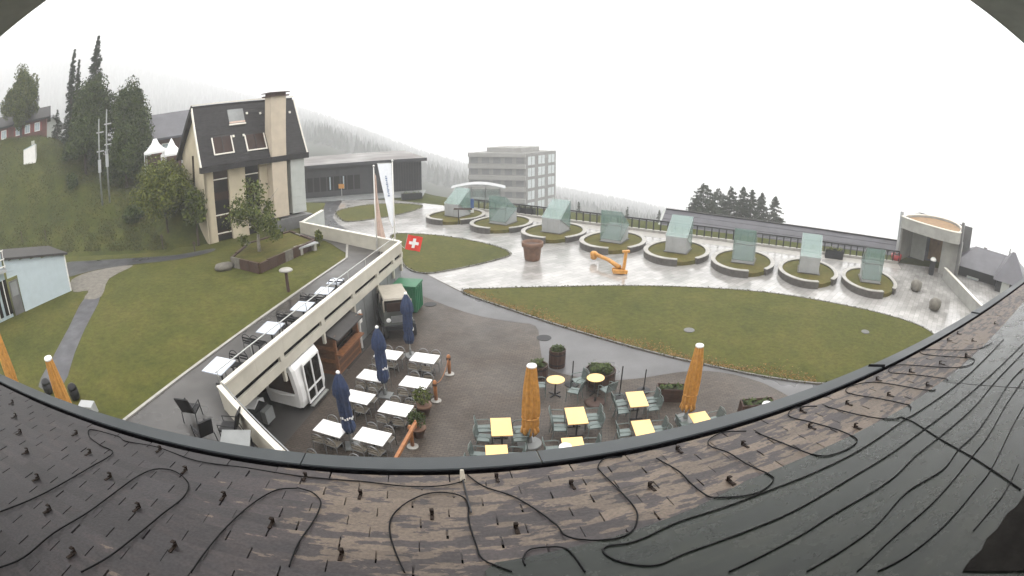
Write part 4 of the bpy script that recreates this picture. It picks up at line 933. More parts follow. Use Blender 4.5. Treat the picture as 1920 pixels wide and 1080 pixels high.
def arm_chair():
    t = thing('arm_chair', 'chair', 'chair')
    b = MB(); b.box((0, 0, .44), (.46, .44, .035)); b.build('seat', 'chair_grey', t)
    for k in range(6):
        b = MB(); b.beam((-.19 + k * .076, -.22, .47), (-.20 + k * .08, -.31, .86), .05, .014); b.build('back_slat', 'chair_grey', t)
    b = MB(); b.tube([(-.24, -.24, .45), (-.25, -.32, .88), (0, -.345, .91), (.25, -.32, .88), (.24, -.24, .45)], .016, 6); b.build('back_frame', 'chair_grey', t, True)
    for sx in (-1, 1):
        b = MB(); b.tube([(sx * .255, -.27, .67), (sx * .275, .12, .67), (sx * .27, .23, .62)], .018, 6); b.build('armrest', 'chair_grey', t)
        b = MB(); b.tube([(sx * .27, .23, .62), (sx * .27, .24, 0)], .015, 6); b.build('leg', 'chair_grey', t)
        b = MB(); b.tube([(sx * .23, -.2, .44), (sx * .26, -.28, 0)], .015, 6); b.build('leg', 'chair_grey', t)
    return t
def yellow_table():
    t = thing('terrace_table', 'yellow table', 'table')
    b = MB(); b.box((0, 0, .738), (.70, 1.14, .024)); tp = b.build('table_top', 'table_yellow', t)
    b = MB(); b.box((0, 0, .718), (.69, 1.13, .016)); b.build('edge_band', 'table_edge', tp)
    for y in (-.32, .32):
        b = MB(); b.tube([(0, y, .03), (0, y, .71)], .035, 8); b.build('column', 'metal_dark', t); b = MB(); b.box((0, y, .02), (.5, .07, .04)); b.build('foot', 'metal_dark', t)
    return t
def round_table():
    t = thing('round_table', 'round yellow table', 'table')
    b = MB(); b.lathe([(.34, .72), (.36, .725), (.36, .748), (.34, .752)], 28); b.build('table_top', 'table_yellow', t)
    b = MB(); b.tube([(0, 0, .03), (0, 0, .72)], .035, 8); b.build('column', 'metal_dark', t)
    for k in range(4):
        a = k * math.pi / 2 + .5; b = MB(); b.beam((0, 0, .03), (math.cos(a) * .3, math.sin(a) * .3, .02), .06, .035); b.build('foot', 'metal_dark', t)
    return t
def ang_of(a, c): return math.atan2(c.y - a.y, c.x - a.x)
WR = ang_of(G(680, 799.7, .75), G(732.8, 811.7, .75))
wt_p, bc_p = white_table(), bistro_chair(); uw, ub = [False], [False]
WT = [((728, 664), 'beside the middle blue parasol, back row left', 'back row left'), ((796, 671), 'in the back row right, near the orange barrier posts', 'back row right'),
      ((698, 704), 'half hidden by the middle blue parasol, second row left', 'second row left'), ((779, 717), 'in the second row right, behind the potted shrub', 'second row right'),
      ((672, 744), 'in the third row left, beside the near blue parasol', 'third row left'), ((742, 766), 'in the third row right', 'third row right'),
      ((621, 803), 'in the front row left, beside the near blue parasol', 'front row left'), ((698, 818), 'in the front row right, closest to the gutter', 'front row right')]
WP = {}
for (px, py), lb_, rw in WT:
    p = G(px, py, .75); p.z = .004; place(wt_p, uw, p[:], WR, f'white rectangular cafe table {lb_}', 'white cafe tables'); WP[rw] = p
    ca, sa = math.cos(WR), math.sin(WR)
    for sx, sn in ((-1, 'left'), (1, 'right')):
        for sy, dn in ((1, 'far'), (-1, 'near')):
            lx, ly = sx * .29 + RNG.uniform(-.03, .03), sy * (.42 + RNG.uniform(-.02, .06))
            q = Vector((p.x + lx * ca - ly * sa, p.y + lx * sa + ly * ca, .004))
            place(bc_p, ub, q[:], WR + (math.pi if sy > 0 else 0) + RNG.uniform(-.12, .12), f'slatted metal chair, {dn} {sn} seat at the {rw} white table', 'chairs at the white tables')
for (px, py), lb_ in (((577, 850), 'slatted metal chair just showing above the gutter, left of the two'), ((658, 860), 'slatted metal chair just showing above the gutter, below the near blue parasol')):
    p = G(px, py, .84); p.z = .004; place(bc_p, ub, p[:], WR + math.pi, lb_, 'chairs at the white tables')
YR = ang_of(G(1161.7, 733.7, .75), G(1192, 734, .75))
yt_p, rt_p, ac_p = yellow_table(), round_table(), arm_chair(); uy, ur, ua = [False], [False], [False]
YT = [((940, 800), 'left of the middle yellow parasol', R(4.0)), ((1080.5, 779), 'at the centre of the terrace, right of the middle yellow parasol', R(2)), ((1194.5, 748), 'in front of the two thin black poles', R(-1)),
      ((1207, 804), 'left of the right-hand yellow parasol, cut by the gutter', R(0)), ((1316, 788), 'right of the right-hand yellow parasol, at the gutter', R(3)),
      ((932, 853), 'lowest at the left, half hidden by the gutter', R(4)), ((1076, 838), 'lowest at the centre, half hidden by the gutter', R(2))]
for ((px, py), lb_, da), sh_l in zip(YT, ['upper left', 'central', 'upper right', 'lower right', 'far right', 'lowest left', 'lowest central']):
    p = G(px, py, .75); p.z = .004; rr = da
    place(yt_p, uy, p[:], rr, f'yellow rectangular terrace table {lb_}', 'yellow terrace tables')
    for sx, sn in ((-1, 'left'), (1, 'right')):
        for sy, dn in ((1, 'back'), (-1, 'front')):
            q = p + Vector((sx * (.58 + RNG.uniform(-.03, .08)), sy * .29 + RNG.uniform(-.03, .03), 0))
            place(ac_p, ua, q[:], (-math.pi / 2 if sx < 0 else math.pi / 2) + RNG.uniform(-.15, .15), f'grey armchair, {sn} {dn} seat of the {sh_l} yellow table', 'grey armchairs on the terrace')
for (px, py), lb_, chs in (((1042, 711.5), 'nearer the middle yellow parasol', [(-.62, .1, -1.6, 'left'), (.72, -.45, 1.1, 'right front'), (.98, .38, 1.9, 'right back')]), ((1117, 708), 'in front of the brown tub', [(.42, -.50, .5, 'front')])):
    p = G(px, py, .75); p.z = .004; place(rt_p, ur, p[:], .3, f'small round yellow table {lb_}', 'round yellow tables')
    for x, y, a, nm in chs: place(ac_p, ua, (p.x + x, p.y + y, .004), a, f'grey armchair at the {nm} of the round table {lb_}', 'grey armchairs on the terrace')

# parasols
def fold_canopy(b, prof, n=40, amp=.16, ph=0.0, nf=8):
    vs, fs = [], []
    for i, (r, z) in enumerate(prof):
        for k in range(n):
            a = 2 * math.pi * k / n; q = r * (1 + amp * math.sin(nf * a + ph + z * .7) + amp * .4 * math.sin(3 * a + z * 2 + ph)); vs.append((q * math.cos(a), q * math.sin(a), z))
    m = len(prof)
    fs = [(i * n + k, i * n + (k + 1) % n, (i + 1) * n + (k + 1) % n, (i + 1) * n + k) for i in range(m - 1) for k in range(n)]
    b.add(vs, fs); return b
def blue_parasol(label, p, ph, Ht=3.1):
    t = thing('parasol', label, 'parasol', p[:], ph, 'closed blue parasols')
    b = MB(); b.tube([(0, 0, 0), (0, 0, Ht - .05)], .028, 8); b.build('pole', 'pole_grey', t)
    b = MB(); b.box((0, 0, .03), (.55, .55, .06)); b.lathe([(.06, .06), (.05, .35)], 10); b.build('base', 'concrete', t)
    b = MB(); fold_canopy(b, [(.05, Ht - .02), (.14, Ht - .2), (.24, Ht - .5), (.27, Ht - .85), (.19, Ht - 1.0), (.205, Ht - 1.3), (.21, Ht - 1.75), (.175, Ht - 1.88), (.215, Ht - 2.0), (.23, Ht - 2.2), (.15, Ht - 2.42), (.06, Ht - 2.45)], ph=ph); cn = b.build('canopy', 'canvas_blue', t, True)
    b = MB(); b.lathe([(.06, Ht - .03), (.075, Ht + .02), (.05, Ht + .06), (.01, Ht + .08)], 12); b.build('cap', 'pole_cap', t, True)
    # illegible white lettering on the valance: short strokes
    for k in range(7):
        a = -2.5 + k * .36; b = MB(); r_ = .245
        b.box((math.cos(a) * r_, math.sin(a) * r_, Ht - 1.72 + .03 * math.sin(k * 2.1)), (.012, .06, .07 + .03 * (k % 2)), rz=a); b.build('lettering', 'canvas_white', cn)
    return t
for (px, py), lb_, ph in (((662, 837), 'closed blue parasol nearest the gutter, beside the front white tables', .3), ((723, 742), 'closed blue parasol in the middle, between the white tables', 1.4), ((770, 667), 'closed blue parasol farthest back, near the truck', 2.2)):
    blue_parasol(lb_, G(px, py), ph)
def yellow_parasol(label, tip, zb, ph, Ht=3.25, group='closed yellow parasols'):
    p = G(tip[0], tip[1], zb + Ht); p.z = zb
    t = thing('parasol', label, 'parasol', p[:], ph, group)
    b = MB(); b.tube([(0, 0, 0), (0, 0, Ht - .05)], .03, 8); b.build('pole', 'pole_grey', t)
    b = MB(); b.lathe([(.42, 0), (.42, .08), (.1, .12), (.06, .4)], 20); b.build('base', 'concrete', t)
    b = MB(); fold_canopy(b, [(.14, Ht - .04), (.17, Ht - .25), (.23, Ht - .8), (.265, Ht - 1.35), (.28, Ht - 1.75), (.27, Ht - 1.95), (.25, Ht - 2.05), (.27, Ht - 2.25), (.255, Ht - 2.5), (.2, Ht - 2.62)], 48, .13, ph, 10); cn = b.build('canopy', 'canvas_yellow', t, True)
    b = MB(); b.lathe([(.285, Ht - 1.98), (.30, Ht - 2.01), (.285, Ht - 2.04)], 24); b.build('tie_band', 'canvas_yellow', cn, True)
    for k in range(9):
        a = k * .7; b = MB(); b.tube([(math.cos(a) * .24, math.sin(a) * .24, Ht - 2.4), (math.cos(a + .15) * .27, math.sin(a + .15) * .27, Ht - 2.62), (math.cos(a) * .2, math.sin(a) * .2, Ht - 2.78)], [.05, .07, .02], 5); b.build('fold', 'canvas_yellow', cn, True)
    b = MB(); b.lathe([(.15, Ht - .04), (.165, Ht), (.15, Ht + .035), (.03, Ht + .05)], 20); b.build('cap', 'pole_cap', t, True)
yellow_parasol('closed yellow parasol at the centre of the terrace', (997, 686), 0, .4)
yellow_parasol('closed yellow parasol at the right of the terrace', (1312, 648), 0, 1.3)
yellow_parasol('closed yellow parasol hidden by the gutter except its white cap, far right', (1438, 758), 0, .9)
yellow_parasol('closed yellow parasol hidden by the gutter except its white cap, below the centre tables', (1060, 838), 0, 2.0)
yellow_parasol('closed yellow parasol on the upper lawn, beside the grey path', (90, 672), 2.6, .7)
yellow_parasol('closed yellow parasol cut by the left picture edge', (-10, 612), 2.6, 1.9)

# small things on the terrace
def tub(label, px, py, r, h, z=0.0, m='wood_dark', pl=40, g='wooden tubs'):
    t = thing('planter_tub', label, 'planter', G(px, py, z)[:], 0, g)
    n = 14
    for k in range(n):
        a = 2 * math.pi * k / n; b = MB(); b.box((math.cos(a) * r, math.sin(a) * r, h / 2), (.04, 2 * math.pi * r / n - .008, h), rz=a); b.build('stave', m, t)
    for z_ in (h * .2, h * .8):
        b = MB(); b.lathe([(r + .03, z_ - .03), (r + .035, z_), (r + .03, z_ + .03)], 20); b.build('hoop', 'metal_dark', t)
    b = MB(); b.lathe([(r - .03, .03), (r - .03, h * .85), (.02, h * .87)], 14); b.build('soil', 'soil', t)
    b = MB(); plants(b, r * 1.5, r * 1.5, h * .85, pl, .30); tag(b.build('plants', 'leaf_dark', t), kind='stuff')
tub('tall dark wooden barrel with a small plant, alone behind the round tables', 1044, 686, .34, .85)
tub('wide brown wooden tub of shrubs behind the right round table', 1124, 716, .62, .62, pl=70)
tub('brown wooden tub peeking out behind the centre yellow parasol', 1008, 706, .40, .6)
for px, py, L, rz, lb_ in ((1258, 748, 1.35, R(-14), 'brown wooden planter box beside the right yellow parasol'), (1415, 776, 1.5, R(-10), 'brown wooden planter box at the gutter, far right of the terrace')):
    t = thing('planter_box', lb_, 'planter', G(px, py)[:], rz, 'wooden planter boxes')
    for sy in (-1, 1):
        for k in range(3):
            b = MB(); b.box((0, sy * .27, .11 + k * .2), (L, .045, .19)); b.build('plank', 'wood_dark', t)
    for sx in (-1, 1):
        for k in range(3):
            b = MB(); b.box((sx * (L / 2 - .03), 0, .11 + k * .2), (.045, .49, .19)); b.build('plank', 'wood_dark', t)
    b = MB(); b.box((0, 0, .25), (L - .1, .46, .5)); b.build('soil', 'soil', t)
    b = MB(); plants(b, L, .5, .5, 34, .16); tag(b.build('plants', 'leaf_dark', t), kind='stuff')
for px, py, h, lb_ in ((1072, 721, 1.15, 'thin black pole on a round foot, between the two round tables'), (1161, 744, 1.45, 'left one of two thin black poles behind a yellow table'), (1206, 733, 1.05, 'right one of two thin black poles behind a yellow table')):
    t = thing('pole_stand', lb_, 'pole', G(px, py)[:], 0, 'thin black poles')
    b = MB(); b.tube([(0, 0, .05), (0, 0, h)], .025, 6); b.build('pole', 'metal_dark', t); b = MB(); b.lathe([(.3, 0), (.3, .04), (.06, .09), (.04, .2)], 16); b.build('foot', 'metal_dark', t)
t = thing('iron_disc', 'round dark iron disc lying on the paving below the round tables', 'disc', G(1115, 756)[:]); b = MB(); b.lathe([(.4, 0), (.42, .05), (.36, .1), (.1, .12)], 22); b.build('disc', 'wood_dark', t, True); b = MB(); b.tube([(0, 0, .12), (0, 0, .28)], .05, 8); b.build('socket', 'metal_dark', t)
for px, py, lb_ in ((807, 571, 'round cast-iron manhole cover on the paving below the garage corner'), (1020, 634, 'small iron cover in the asphalt beside the big lawn')):
    t = thing('manhole_cover', lb_, 'manhole', (G(px, py) + Vector((0, 0, .012)))[:]); b = MB(); b.lathe([(.36, 0), (.37, .012), (.33, .014)], 20); b.build('cover', 'metal_dark', t)
for px, py, lb_ in ((1292, 621, 'small pale drain stone in the middle of the big lawn'), (1622, 624, 'small pale drain stone in the right part of the big lawn')):
    t = thing('drain_stone', lb_, 'stone', (G(px, py) + Vector((0, 0, .045)))[:]); b = MB(); b.lathe([(.3, 0), (.31, .03), (.26, .04)], 14); b.build('slab', 'asphalt', t)
def barrier(px, py, lb_):
    t = thing('barrier_post', lb_, 'post', G(px, py)[:], 0, 'wooden barrier posts')
    b = MB(); b.lathe([(.2, 0), (.21, .04), (.1, .07)], 14); b.build('base', 'stone_light', t)
    b = MB(); b.lathe([(.07, .06), (.075, .5), (.085, .9), (.05, .98)], 10); b.build('post', 'wood_post', t, True)
    b = MB(); b.box((0, 0, .8), (.18, .18, .1)); b.build('collar', 'wood_dark', t)
barrier(843, 702, 'orange wooden barrier post farthest from the gutter'); barrier(818, 752, 'orange wooden barrier post behind the potted shrubs'); barrier(774, 838, 'orange wooden barrier post nearest the gutter')
pA, pB = G(843, 702), G(818, 752)
rope = [pA.lerp(pB, k / 10) + Vector((0, 0, .85 - .35 * (1 - (2 * k / 10 - 1) ** 2))) for k in range(11)]
b = MB(); b.tube(rope, .015, 5); tag(b.build('barrier_rope', 'wood_post', None, True), 'slack brown rope between the two back barrier posts', 'rope')
p1, p2 = G(779, 793, .95), G(741, 862, .95); b = MB(); b.beam(p1, p2, .11, .11); b.beam(p1 - Vector((0, 0, .25)), p1 + Vector((0, 0, .1)), .06, .06)
tag(b.build('barrier_beam', 'wood_post'), 'orange wooden beam leading from the near barrier post down behind the gutter', 'beam')
def pot_plant(px, py, lb_, s, lm):
    t = thing('potted_plant', lb_, 'potted plant', G(px, py)[:], 0, 'potted shrubs on the terrace')
    b = MB(); b.lathe([(.2 * s, 0), (.31 * s, .4 * s), (.34 * s, .4 * s), (.34 * s, .5 * s), (.29 * s, .5 * s)], 18); b.build('pot', 'terracotta', t, True)
    b = MB(); b.lathe([(.29 * s, .42 * s), (.02, .46 * s)], 14); b.build('soil', 'soil', t)
    b = MB(); b.tube([(0, 0, .4 * s), (.02, 0, .8 * s)], .03, 6); b.build('stem', 'bark', t)
    b = MB()
    for i in range(420):
        q = Vector((RNG.normal(), RNG.normal(), RNG.normal() * 1.1)).normalized() * (RNG.uniform(.3, 1) ** .5) * .36 * s + Vector((0, 0, .86 * s)); d = Vector((RNG.normal(), RNG.normal(), RNG.normal() + .5)).normalized() * .09; e = d.cross(Vector((RNG.normal(), RNG.normal(), RNG.normal()))).normalized() * .035
        b.add([q, q + d * .5 + e, q + d, q + d * .5 - e], [(0, 1, 2, 3)])
    b.build('foliage', lm, t)
pot_plant(795, 777, 'terracotta pot with round olive shrub, behind the second-row white table', 1.0, 'leaf_mid'); pot_plant(785, 818, 'terracotta pot with dark shrub, beside the orange beam', .92, 'leaf_dark')

# ================================================================== GARAGE CONTENTS
def gloc(px, py): return G(px, py)
GA = math.atan2(gd.y, gd.x)                       # direction along the front, towards the viewer
# gondola cabin
gc = thing('gondola_cabin', 'white gondola cabin with dark windows parked under the garage parapet', 'gondola', gp(12.65, -.55, .0)[:], GA)
L_, D_, Hh = 2.3, 1.9, 2.14
def cab_prof(s):  # rounded-box cross section in (y,z)
    return [(-D_ / 2 * s, .55), (-D_ / 2 * s * .92, .25), (D_ / 2 * s * .92, .25), (D_ / 2 * s, .55), (D_ / 2 * s * 1.0, 1.2), (D_ / 2 * s * .88, Hh - .2), (D_ / 2 * s * .72, Hh), (-D_ / 2 * s * .72, Hh), (-D_ / 2 * s * .88, Hh - .2), (-D_ / 2 * s, 1.2)]
b = MB(); pr_ = [(-L_ / 2, .84), (-L_ / 2 * .9, .96), (-.3, 1.0), (.3, 1.0), (L_ / 2 * .9, .96), (L_ / 2, .84)]; vs = []
for x, s in pr_: vs += [(x, y, (z - 1.1) * (.8 + .2 * s) + 1.1) for y, z in cab_prof(s)]
n = 10; fs = [(i * n + k, (i + 1) * n + k, (i + 1) * n + (k + 1) % n, i * n + (k + 1) % n) for i in range(len(pr_) - 1) for k in range(n)] + [tuple(range(n)), tuple(range(len(vs) - 1, len(vs) - n - 1, -1))]
b.add(vs, fs); body = b.build('body', 'cabin_white', gc)
oy = ysg
for sx in (-.36, .36):
    b = MB(); b.box((sx, oy * (D_ / 2 + .03), 1.45), (.60, .04, 1.12)); dr = b.build('door_window', 'window_dark', gc); b = MB(); b.box((sx, oy * (D_ / 2 + .03), .62), (.52, .04, .42)); b.build('lower_window', 'window_dark', dr)
for x in (-.68, 0, .68):
    b = MB(); b.box((x, oy * (D_ / 2 + .05), 1.18), (.07, .05, 1.75)); b.build('door_frame', 'cabin_white', gc)
for z in (.34, .88, 2.04):
    b = MB(); b.box((0, oy * (D_ / 2 + .052), z), (1.44, .05, .07)); b.build('door_rail', 'cabin_white', gc)
b = MB(); b.box((0, oy * (D_ / 2 + .14), .22), (1.5, .16, .05)); b.build('step', 'aluminium', gc)
for sx in (-1, 1):
    b = MB(); b.add([(sx * (L_ / 2 + .02), -.64, .92), (sx * (L_ / 2 + .02), .64, .92), (sx * (L_ / 2 + .015), .52, 1.84), (sx * (L_ / 2 + .015), -.52, 1.84), (sx * (L_ / 2 - .05), -.64, .92), (sx * (L_ / 2 - .05), .64, .92), (sx * (L_ / 2 - .05), .52, 1.84), (sx * (L_ / 2 - .05), -.52, 1.84)],
                    [(0, 1, 2, 3), (7, 6, 5, 4), (0, 4, 5, 1), (1, 5, 6, 2), (2, 6, 7, 3), (3, 7, 4, 0)]); b.build('end_window', 'window_brown', gc)
    b = MB(); b.tube([(sx * (L_ / 2 + .05), -.62, .85), (sx * (L_ / 2 + .1), 0, .8), (sx * (L_ / 2 + .05), .62, .85)], .035, 6); b.build('bumper', 'cabin_white', gc)
b = MB(); b.box((0, 0, .14), (1.7, 1.4, .22)); b.build('underframe', 'black_plastic', gc)
# machines in the shade
mc_ = thing('snow_machine', 'dark machine with a grey box parked between cabin and garage end', 'machine', gp(15.6, -1.3, 0)[:], GA)
b = MB(); b.box((0, 0, .62), (1.5, 1.2, .55)); b.build('body', 'metal_dark', mc_); b = MB(); b.box((-.45, oy * .6, .55), (.62, .5, .55)); b.build('box', 'concrete', mc_)
b = MB(); b.tube([(.3, 0, .9), (.55, 0, 1.35), (.75, 0, 1.4)], .04, 6); b.build('handlebar', 'metal_dark', mc_)
for sx in (-.45, .5):
    for sy in (-.55, .55):
        b = MB(); b.lathe([(.28, -.1), (.32, -.05), (.32, .05), (.28, .1)], 16, Matrix.Translation((sx, sy, .32)) @ Matrix.Rotation(math.pi / 2, 4, 'X')); b.build('wheel', 'rubber', mc_)
sc_ = thing('snow_scooter', 'white and red machine nose showing below the short parapet', 'machine', G(478, 792)[:], GA + .3)
b = MB(); b.ext([(-.9, .25), (.9, .3), (.95, .55), (.3, .95), (-.2, 1.0), (-.9, .7)], -.35, .35, 'y'); b.build('body', 'cabin_white', sc_); b = MB(); b.box((.25, 0, .84), (.5, .72, .1)); b.build('stripe', 'red_paint', sc_)
for s_ in (-.5, .5):
    b = MB(); b.beam((.2, s_, .05), (1.15, s_, .12), .14, .05); b.build('ski', 'black_plastic', sc_)
# wooden stall
st = thing('wooden_stall', 'small orange timber market stall with dark pitched roof in the garage opening', 'stall', gp(9.0, -.55, 0)[:], GA)
Wd, Dd, hh = 2.5, 1.9, 1.75
for k in range(9):
    for nm, c, d in (('plank', (0, oy * Dd / 2, .1 + k * .105), (Wd, .05, .10)), ('plank', (Wd / 2, 0, .1 + k * .2), (.05, Dd - .1, .19)), ('plank', (-Wd / 2, 0, .1 + k * .2), (.05, Dd - .1, .19))):
        b = MB(); b.box(c, d); b.build(nm, 'wood_orange' if (k * 7 + int(c[0] * 3)) % 3 == 0 else 'wood_brown', st)
b = MB(); b.box((0, oy * (Dd / 2 + .12), 1.06), (Wd + .1, .38, .06)); b.build('counter', 'wood_orange', st)
b = MB(); b.box((0, oy * (Dd / 2 - .25), 1.42), (Wd - .2, .05, .6)); b.build('shutter_opening', 'window_dark', st)
for sx in (-1, 1):
    for sy in (-1, 1):
        b = MB(); b.box((sx * (Wd / 2 - .02), sy * (Dd / 2 - .02), .98), (.12, .12, 1.96)); b.build('corner_post', 'wood_orange', st)
b = MB(); b.box((0, oy * Dd / 2, 1.83), (Wd, .06, .22)); b.build('fascia', 'wood_orange', st)
b = MB(); b.ext([(-Dd / 2 - .25, 1.82), (0, 2.18), (Dd / 2 + .28, 1.82), (Dd / 2 + .28, 1.88), (0, 2.25), (-Dd / 2 - .25, 1.88)], -Wd / 2 - .2, Wd / 2 + .2, 'x'); b.build('roof', 'shed_roof', st)
b = MB(); b.box((-Wd / 2 - .12, oy * (Dd / 2 + .2), 1.98), (.1, .2, .04)); b.build('bracket', 'wood_orange', st)
cr_ = thing('crate_stack', 'low stack of timber crates in the shade right of the stall', 'crates', gp(7.35, -.35, 0)[:], GA)
for k in range(3):
    b = MB(); b.box((0.02 * k, 0, .17 + .3 * k), (.7, .6, .26)); b.build('crate', 'wood_orange' if k < 2 else 'canvas_blue', cr_)
# truck
tk = thing('utility_truck', 'boxy dark utility truck with pale roof parked before the concrete wall', 'truck', G(728, 632)[:], R(112))
M_ = Matrix.Translation((1.5, 0, 0))
tk.location = (G(722, 634) + Vector((.35, 1.2, 0)))[:]
b = MB(); b.box((0, 0, .78), (2.7, 1.5, .35)); b.build('chassis', 'truck_body', tk)
b = MB(); b.box((.1, 0, 1.2), (2.4, 1.48, .55)); b.build('body', 'truck_body', tk)
b = MB(); b.box((0.1, 0, 1.72), (2.3, 1.42, .52), taper=.95); b.build('window_band', 'window_dark', tk)
b = MB(); b.box((.1, 0, 2.03), (2.2, 1.36, .09), taper=.96); b.build('roof', 'truck_roof', tk)
for sx in (-1.06, 0.1, 1.25):
    for sy in (-.70, .70):
        b = MB(); b.box((sx, sy, 1.72), (.09, .07, .55)); b.build('pillar', 'truck_roof', tk)
b = MB(); b.box((-1.24, 0, 1.72), (.06, 1.15, .44)); b.build('windscreen', 'window_brown', tk); b = MB(); b.box((-1.42, 0, .72), (.18, 1.55, .2)); b.build('bumper', 'metal_dark', tk)
b = MB(); b.box((-1.34, 0, 1.12), (.06, .8, .34)); b.build('grille', 'metal_grey', tk)
for sy in (-.55, .55):
    b = MB(); b.lathe([(.1, 0), (.12, .03), (.08, .05)], 12, Matrix.Translation((-1.33, sy, 1.1)) @ Matrix.Rotation(-math.pi / 2, 4, 'Y')); b.build('headlight', 'white_plastic', tk)
for sx in (-.95, .95):
    for sy in (-.72, .72):
        Mw = Matrix.Translation((sx, sy, .40)) @ Matrix.Rotation(math.pi / 2, 4, 'X')
        b = MB(); b.lathe([(.30, -.13), (.40, -.1), (.40, .1), (.30, .13)], 18, Mw); wh = b.build('wheel', 'rubber', tk); b = MB(); b.lathe([(.2, -.14), (.2, .14)], 12, Mw); b.build('rim', 'metal_grey', wh)
gbn = thing('container', 'green metal container behind the truck at the garage wall', 'container', gp(1.7, .95, 0)[:], GA)
b = MB(); b.box((0, 0, .8), (1.3, 1.35, 1.4)); b.build('body', 'green_bin', gbn); b = MB(); b.box((0, 0, 1.56), (1.4, 1.42, .12)); b.build('lid', 'green_bin', gbn)
for k in range(4):
    b = MB(); b.box((-.5 + k * .33, oy * .69, .8), (.06, .05, 1.3)); b.build('rib', 'green_bin', gbn)
    b = MB(); b.box((.66, -.5 + k * .33, .8), (.05, .06, 1.3)); b.build('rib', 'green_bin', gbn)

# ================================================================== DECK AND UPPER LAWN
dt_p = None; udt = [False]; dt_p = white_table()
for o in dt_p.children:
    if o.name.startswith('table_top'):
        o.data.materials[0] = MATS['table_wet_grey']
for (px, py), lb_, s in (((411, 688), 'nearest the short parapet', 1.05), ((507, 615), 'second along the parapet', 1.0), ((567, 573), 'third along the parapet', .95), ((608, 541), 'fourth along the parapet', .85), ((628, 522), 'farthest along the parapet', .8)):
    p = G(px, py, 3.36); p.z = 2.63; place(dt_p, udt, p[:], GA + .12, f'pale wet table on the garage deck, {lb_}', 'tables on the garage deck', s)
bk_p = bistro_chair('black_plastic', 'metal_dark', 'deck_chair'); ubk = [False]
tl = ['first', 'second', 'third', 'fourth']
for i, ((px, py), s) in enumerate((((411, 688), 0), ((507, 615), 1), ((567, 573), 2), ((608, 541), 3))):
    p = G(px, py, 3.36)
    for k, (dt, off, nm) in enumerate(((-.85, -.1, 'far'), (.85, -.1, 'near'), (-.95, .3, 'far inner'), (.9, -.5, 'near outer'))):
        if i == 0 and k in (1, 3): continue
        q = p + gd * dt + gn * off; q.z = 2.63
        place(bk_p, ubk, q[:], GA + (math.pi / 2 if dt > 0 else -math.pi / 2), f'black chair, {nm} seat of the {tl[i]} deck table along the parapet', 'black chairs on the deck')
def lounge(px, py, rz, lb_):
    p = G(px, py, 2.66); t = thing('lounge_chair', lb_, 'chair', (p.x, p.y, 2.63), rz, 'black lounge chairs on the deck')
    b = MB(); b.box((0, .05, .36), (.55, .52, .06)); b.build('seat', 'black_plastic', t)
    b = MB(); b.beam((0, -.22, .36), (0, -.48, .98), .52, .05); b.build('backrest', 'black_plastic', t)
    for sx in (-.27, .27):
        b = MB(); b.tube([(sx, .3, 0), (sx, .3, .56), (sx, -.3, .58)], .02, 6); b.build('armrest', 'metal_dark', t); b = MB(); b.tube([(sx, -.25, .36), (sx, -.36, 0)], .02, 6); b.build('leg', 'metal_dark', t)
lounge(363, 783, R(12), 'black lounge chair standing alone on the deck beside the lawn border'); lounge(437, 818, R(100), 'black lounge chair at the foot of the short parapet'); lounge(388, 826, R(60), 'black lounge chair cut by the gutter, near the short parapet')
p = G(440, 836, 3.35); t = thing('garden_table', 'grey-blue table beside the short parapet, cut by the gutter', 'table', (p.x, p.y, 2.63), GA + .5)
b = MB(); b.box((0, 0, .72), (1.5, .9, .04)); b.build('table_top', 'concrete', t)
for sx in (-.65, .65):
    for sy in (-.38, .38):
        b = MB(); b.box((sx, sy, .35), (.06, .06, .7)); b.build('leg', 'metal_dark', t)
# raised bed with stone edge, bench, disc lamp
bed = [G(*q, 2.6) for q in [(436, 500), (488, 513), (590, 466), (545, 448), (470, 470)]]
bo = bed[0]; bt = thing('raised_bed', 'raised grassy bed with stone edging in front of the tall house', 'planter bed', bo[:])
b = MB(); b.prism([((p - bo).x, (p - bo).y) for p in bed], -.02, .50); b.build('soil', 'island_grass', bt)
for i in range(len(bed)):
    a, c = bed[i] - bo, bed[(i + 1) % len(bed)] - bo; L = (c - a).length; n = max(2, int(L / .8)); d = (c - a) / n
    for k in range(n):
        s, e = a + d * (k + .02), a + d * (k + .98); b = MB(); b.beam((s.x, s.y, .3), (e.x, e.y, .3), .18, .6 + .05 * RNG.uniform(-1, 1)); b.build('edge_stone', 'wood_dark' if (k + i) % 4 else 'rock', bt)
p = G(575, 473, 2.6); t = thing('garden_bench', 'grey stone bench at the right end of the raised bed', 'bench', p[:], R(62))
b = MB(); b.box((0, 0, .46), (1.7, .6, .1)); b.build('seat', 'stone_grey', t)
for sx in (-.6, .6): b = MB(); b.box((sx, 0, .2), (.22, .5, .42)); b.build('leg', 'stone_light', t)
p = G(421, 505, 2.6); t = MB(); t.lathe([(.45, 0), (.62, .12), (.5, .34), (.1, .42)], 9, wob=lambda a, z: 1 + .2 * math.sin(2 * a)); tag(t.build('boulder', 'rock', None, True, p[:]), 'flat grey stone on the lawn left of the raised bed', 'boulder')
p = G(541, 547, 2.6); t = thing('garden_lamp', 'mushroom lamp with pale disc top on the upper lawn', 'lamp', p[:])
b = MB(); b.tube([(0, 0, 0), (0, 0, 1.05)], .09, 10); b.build('post', 'wood_dark', t); b = MB(); b.lathe([(.1, 1.02), (.36, 1.08), (.38, 1.13), (.3, 1.19), (.05, 1.22)], 20); b.build('lamp_shade', 'stone_light', t, True)
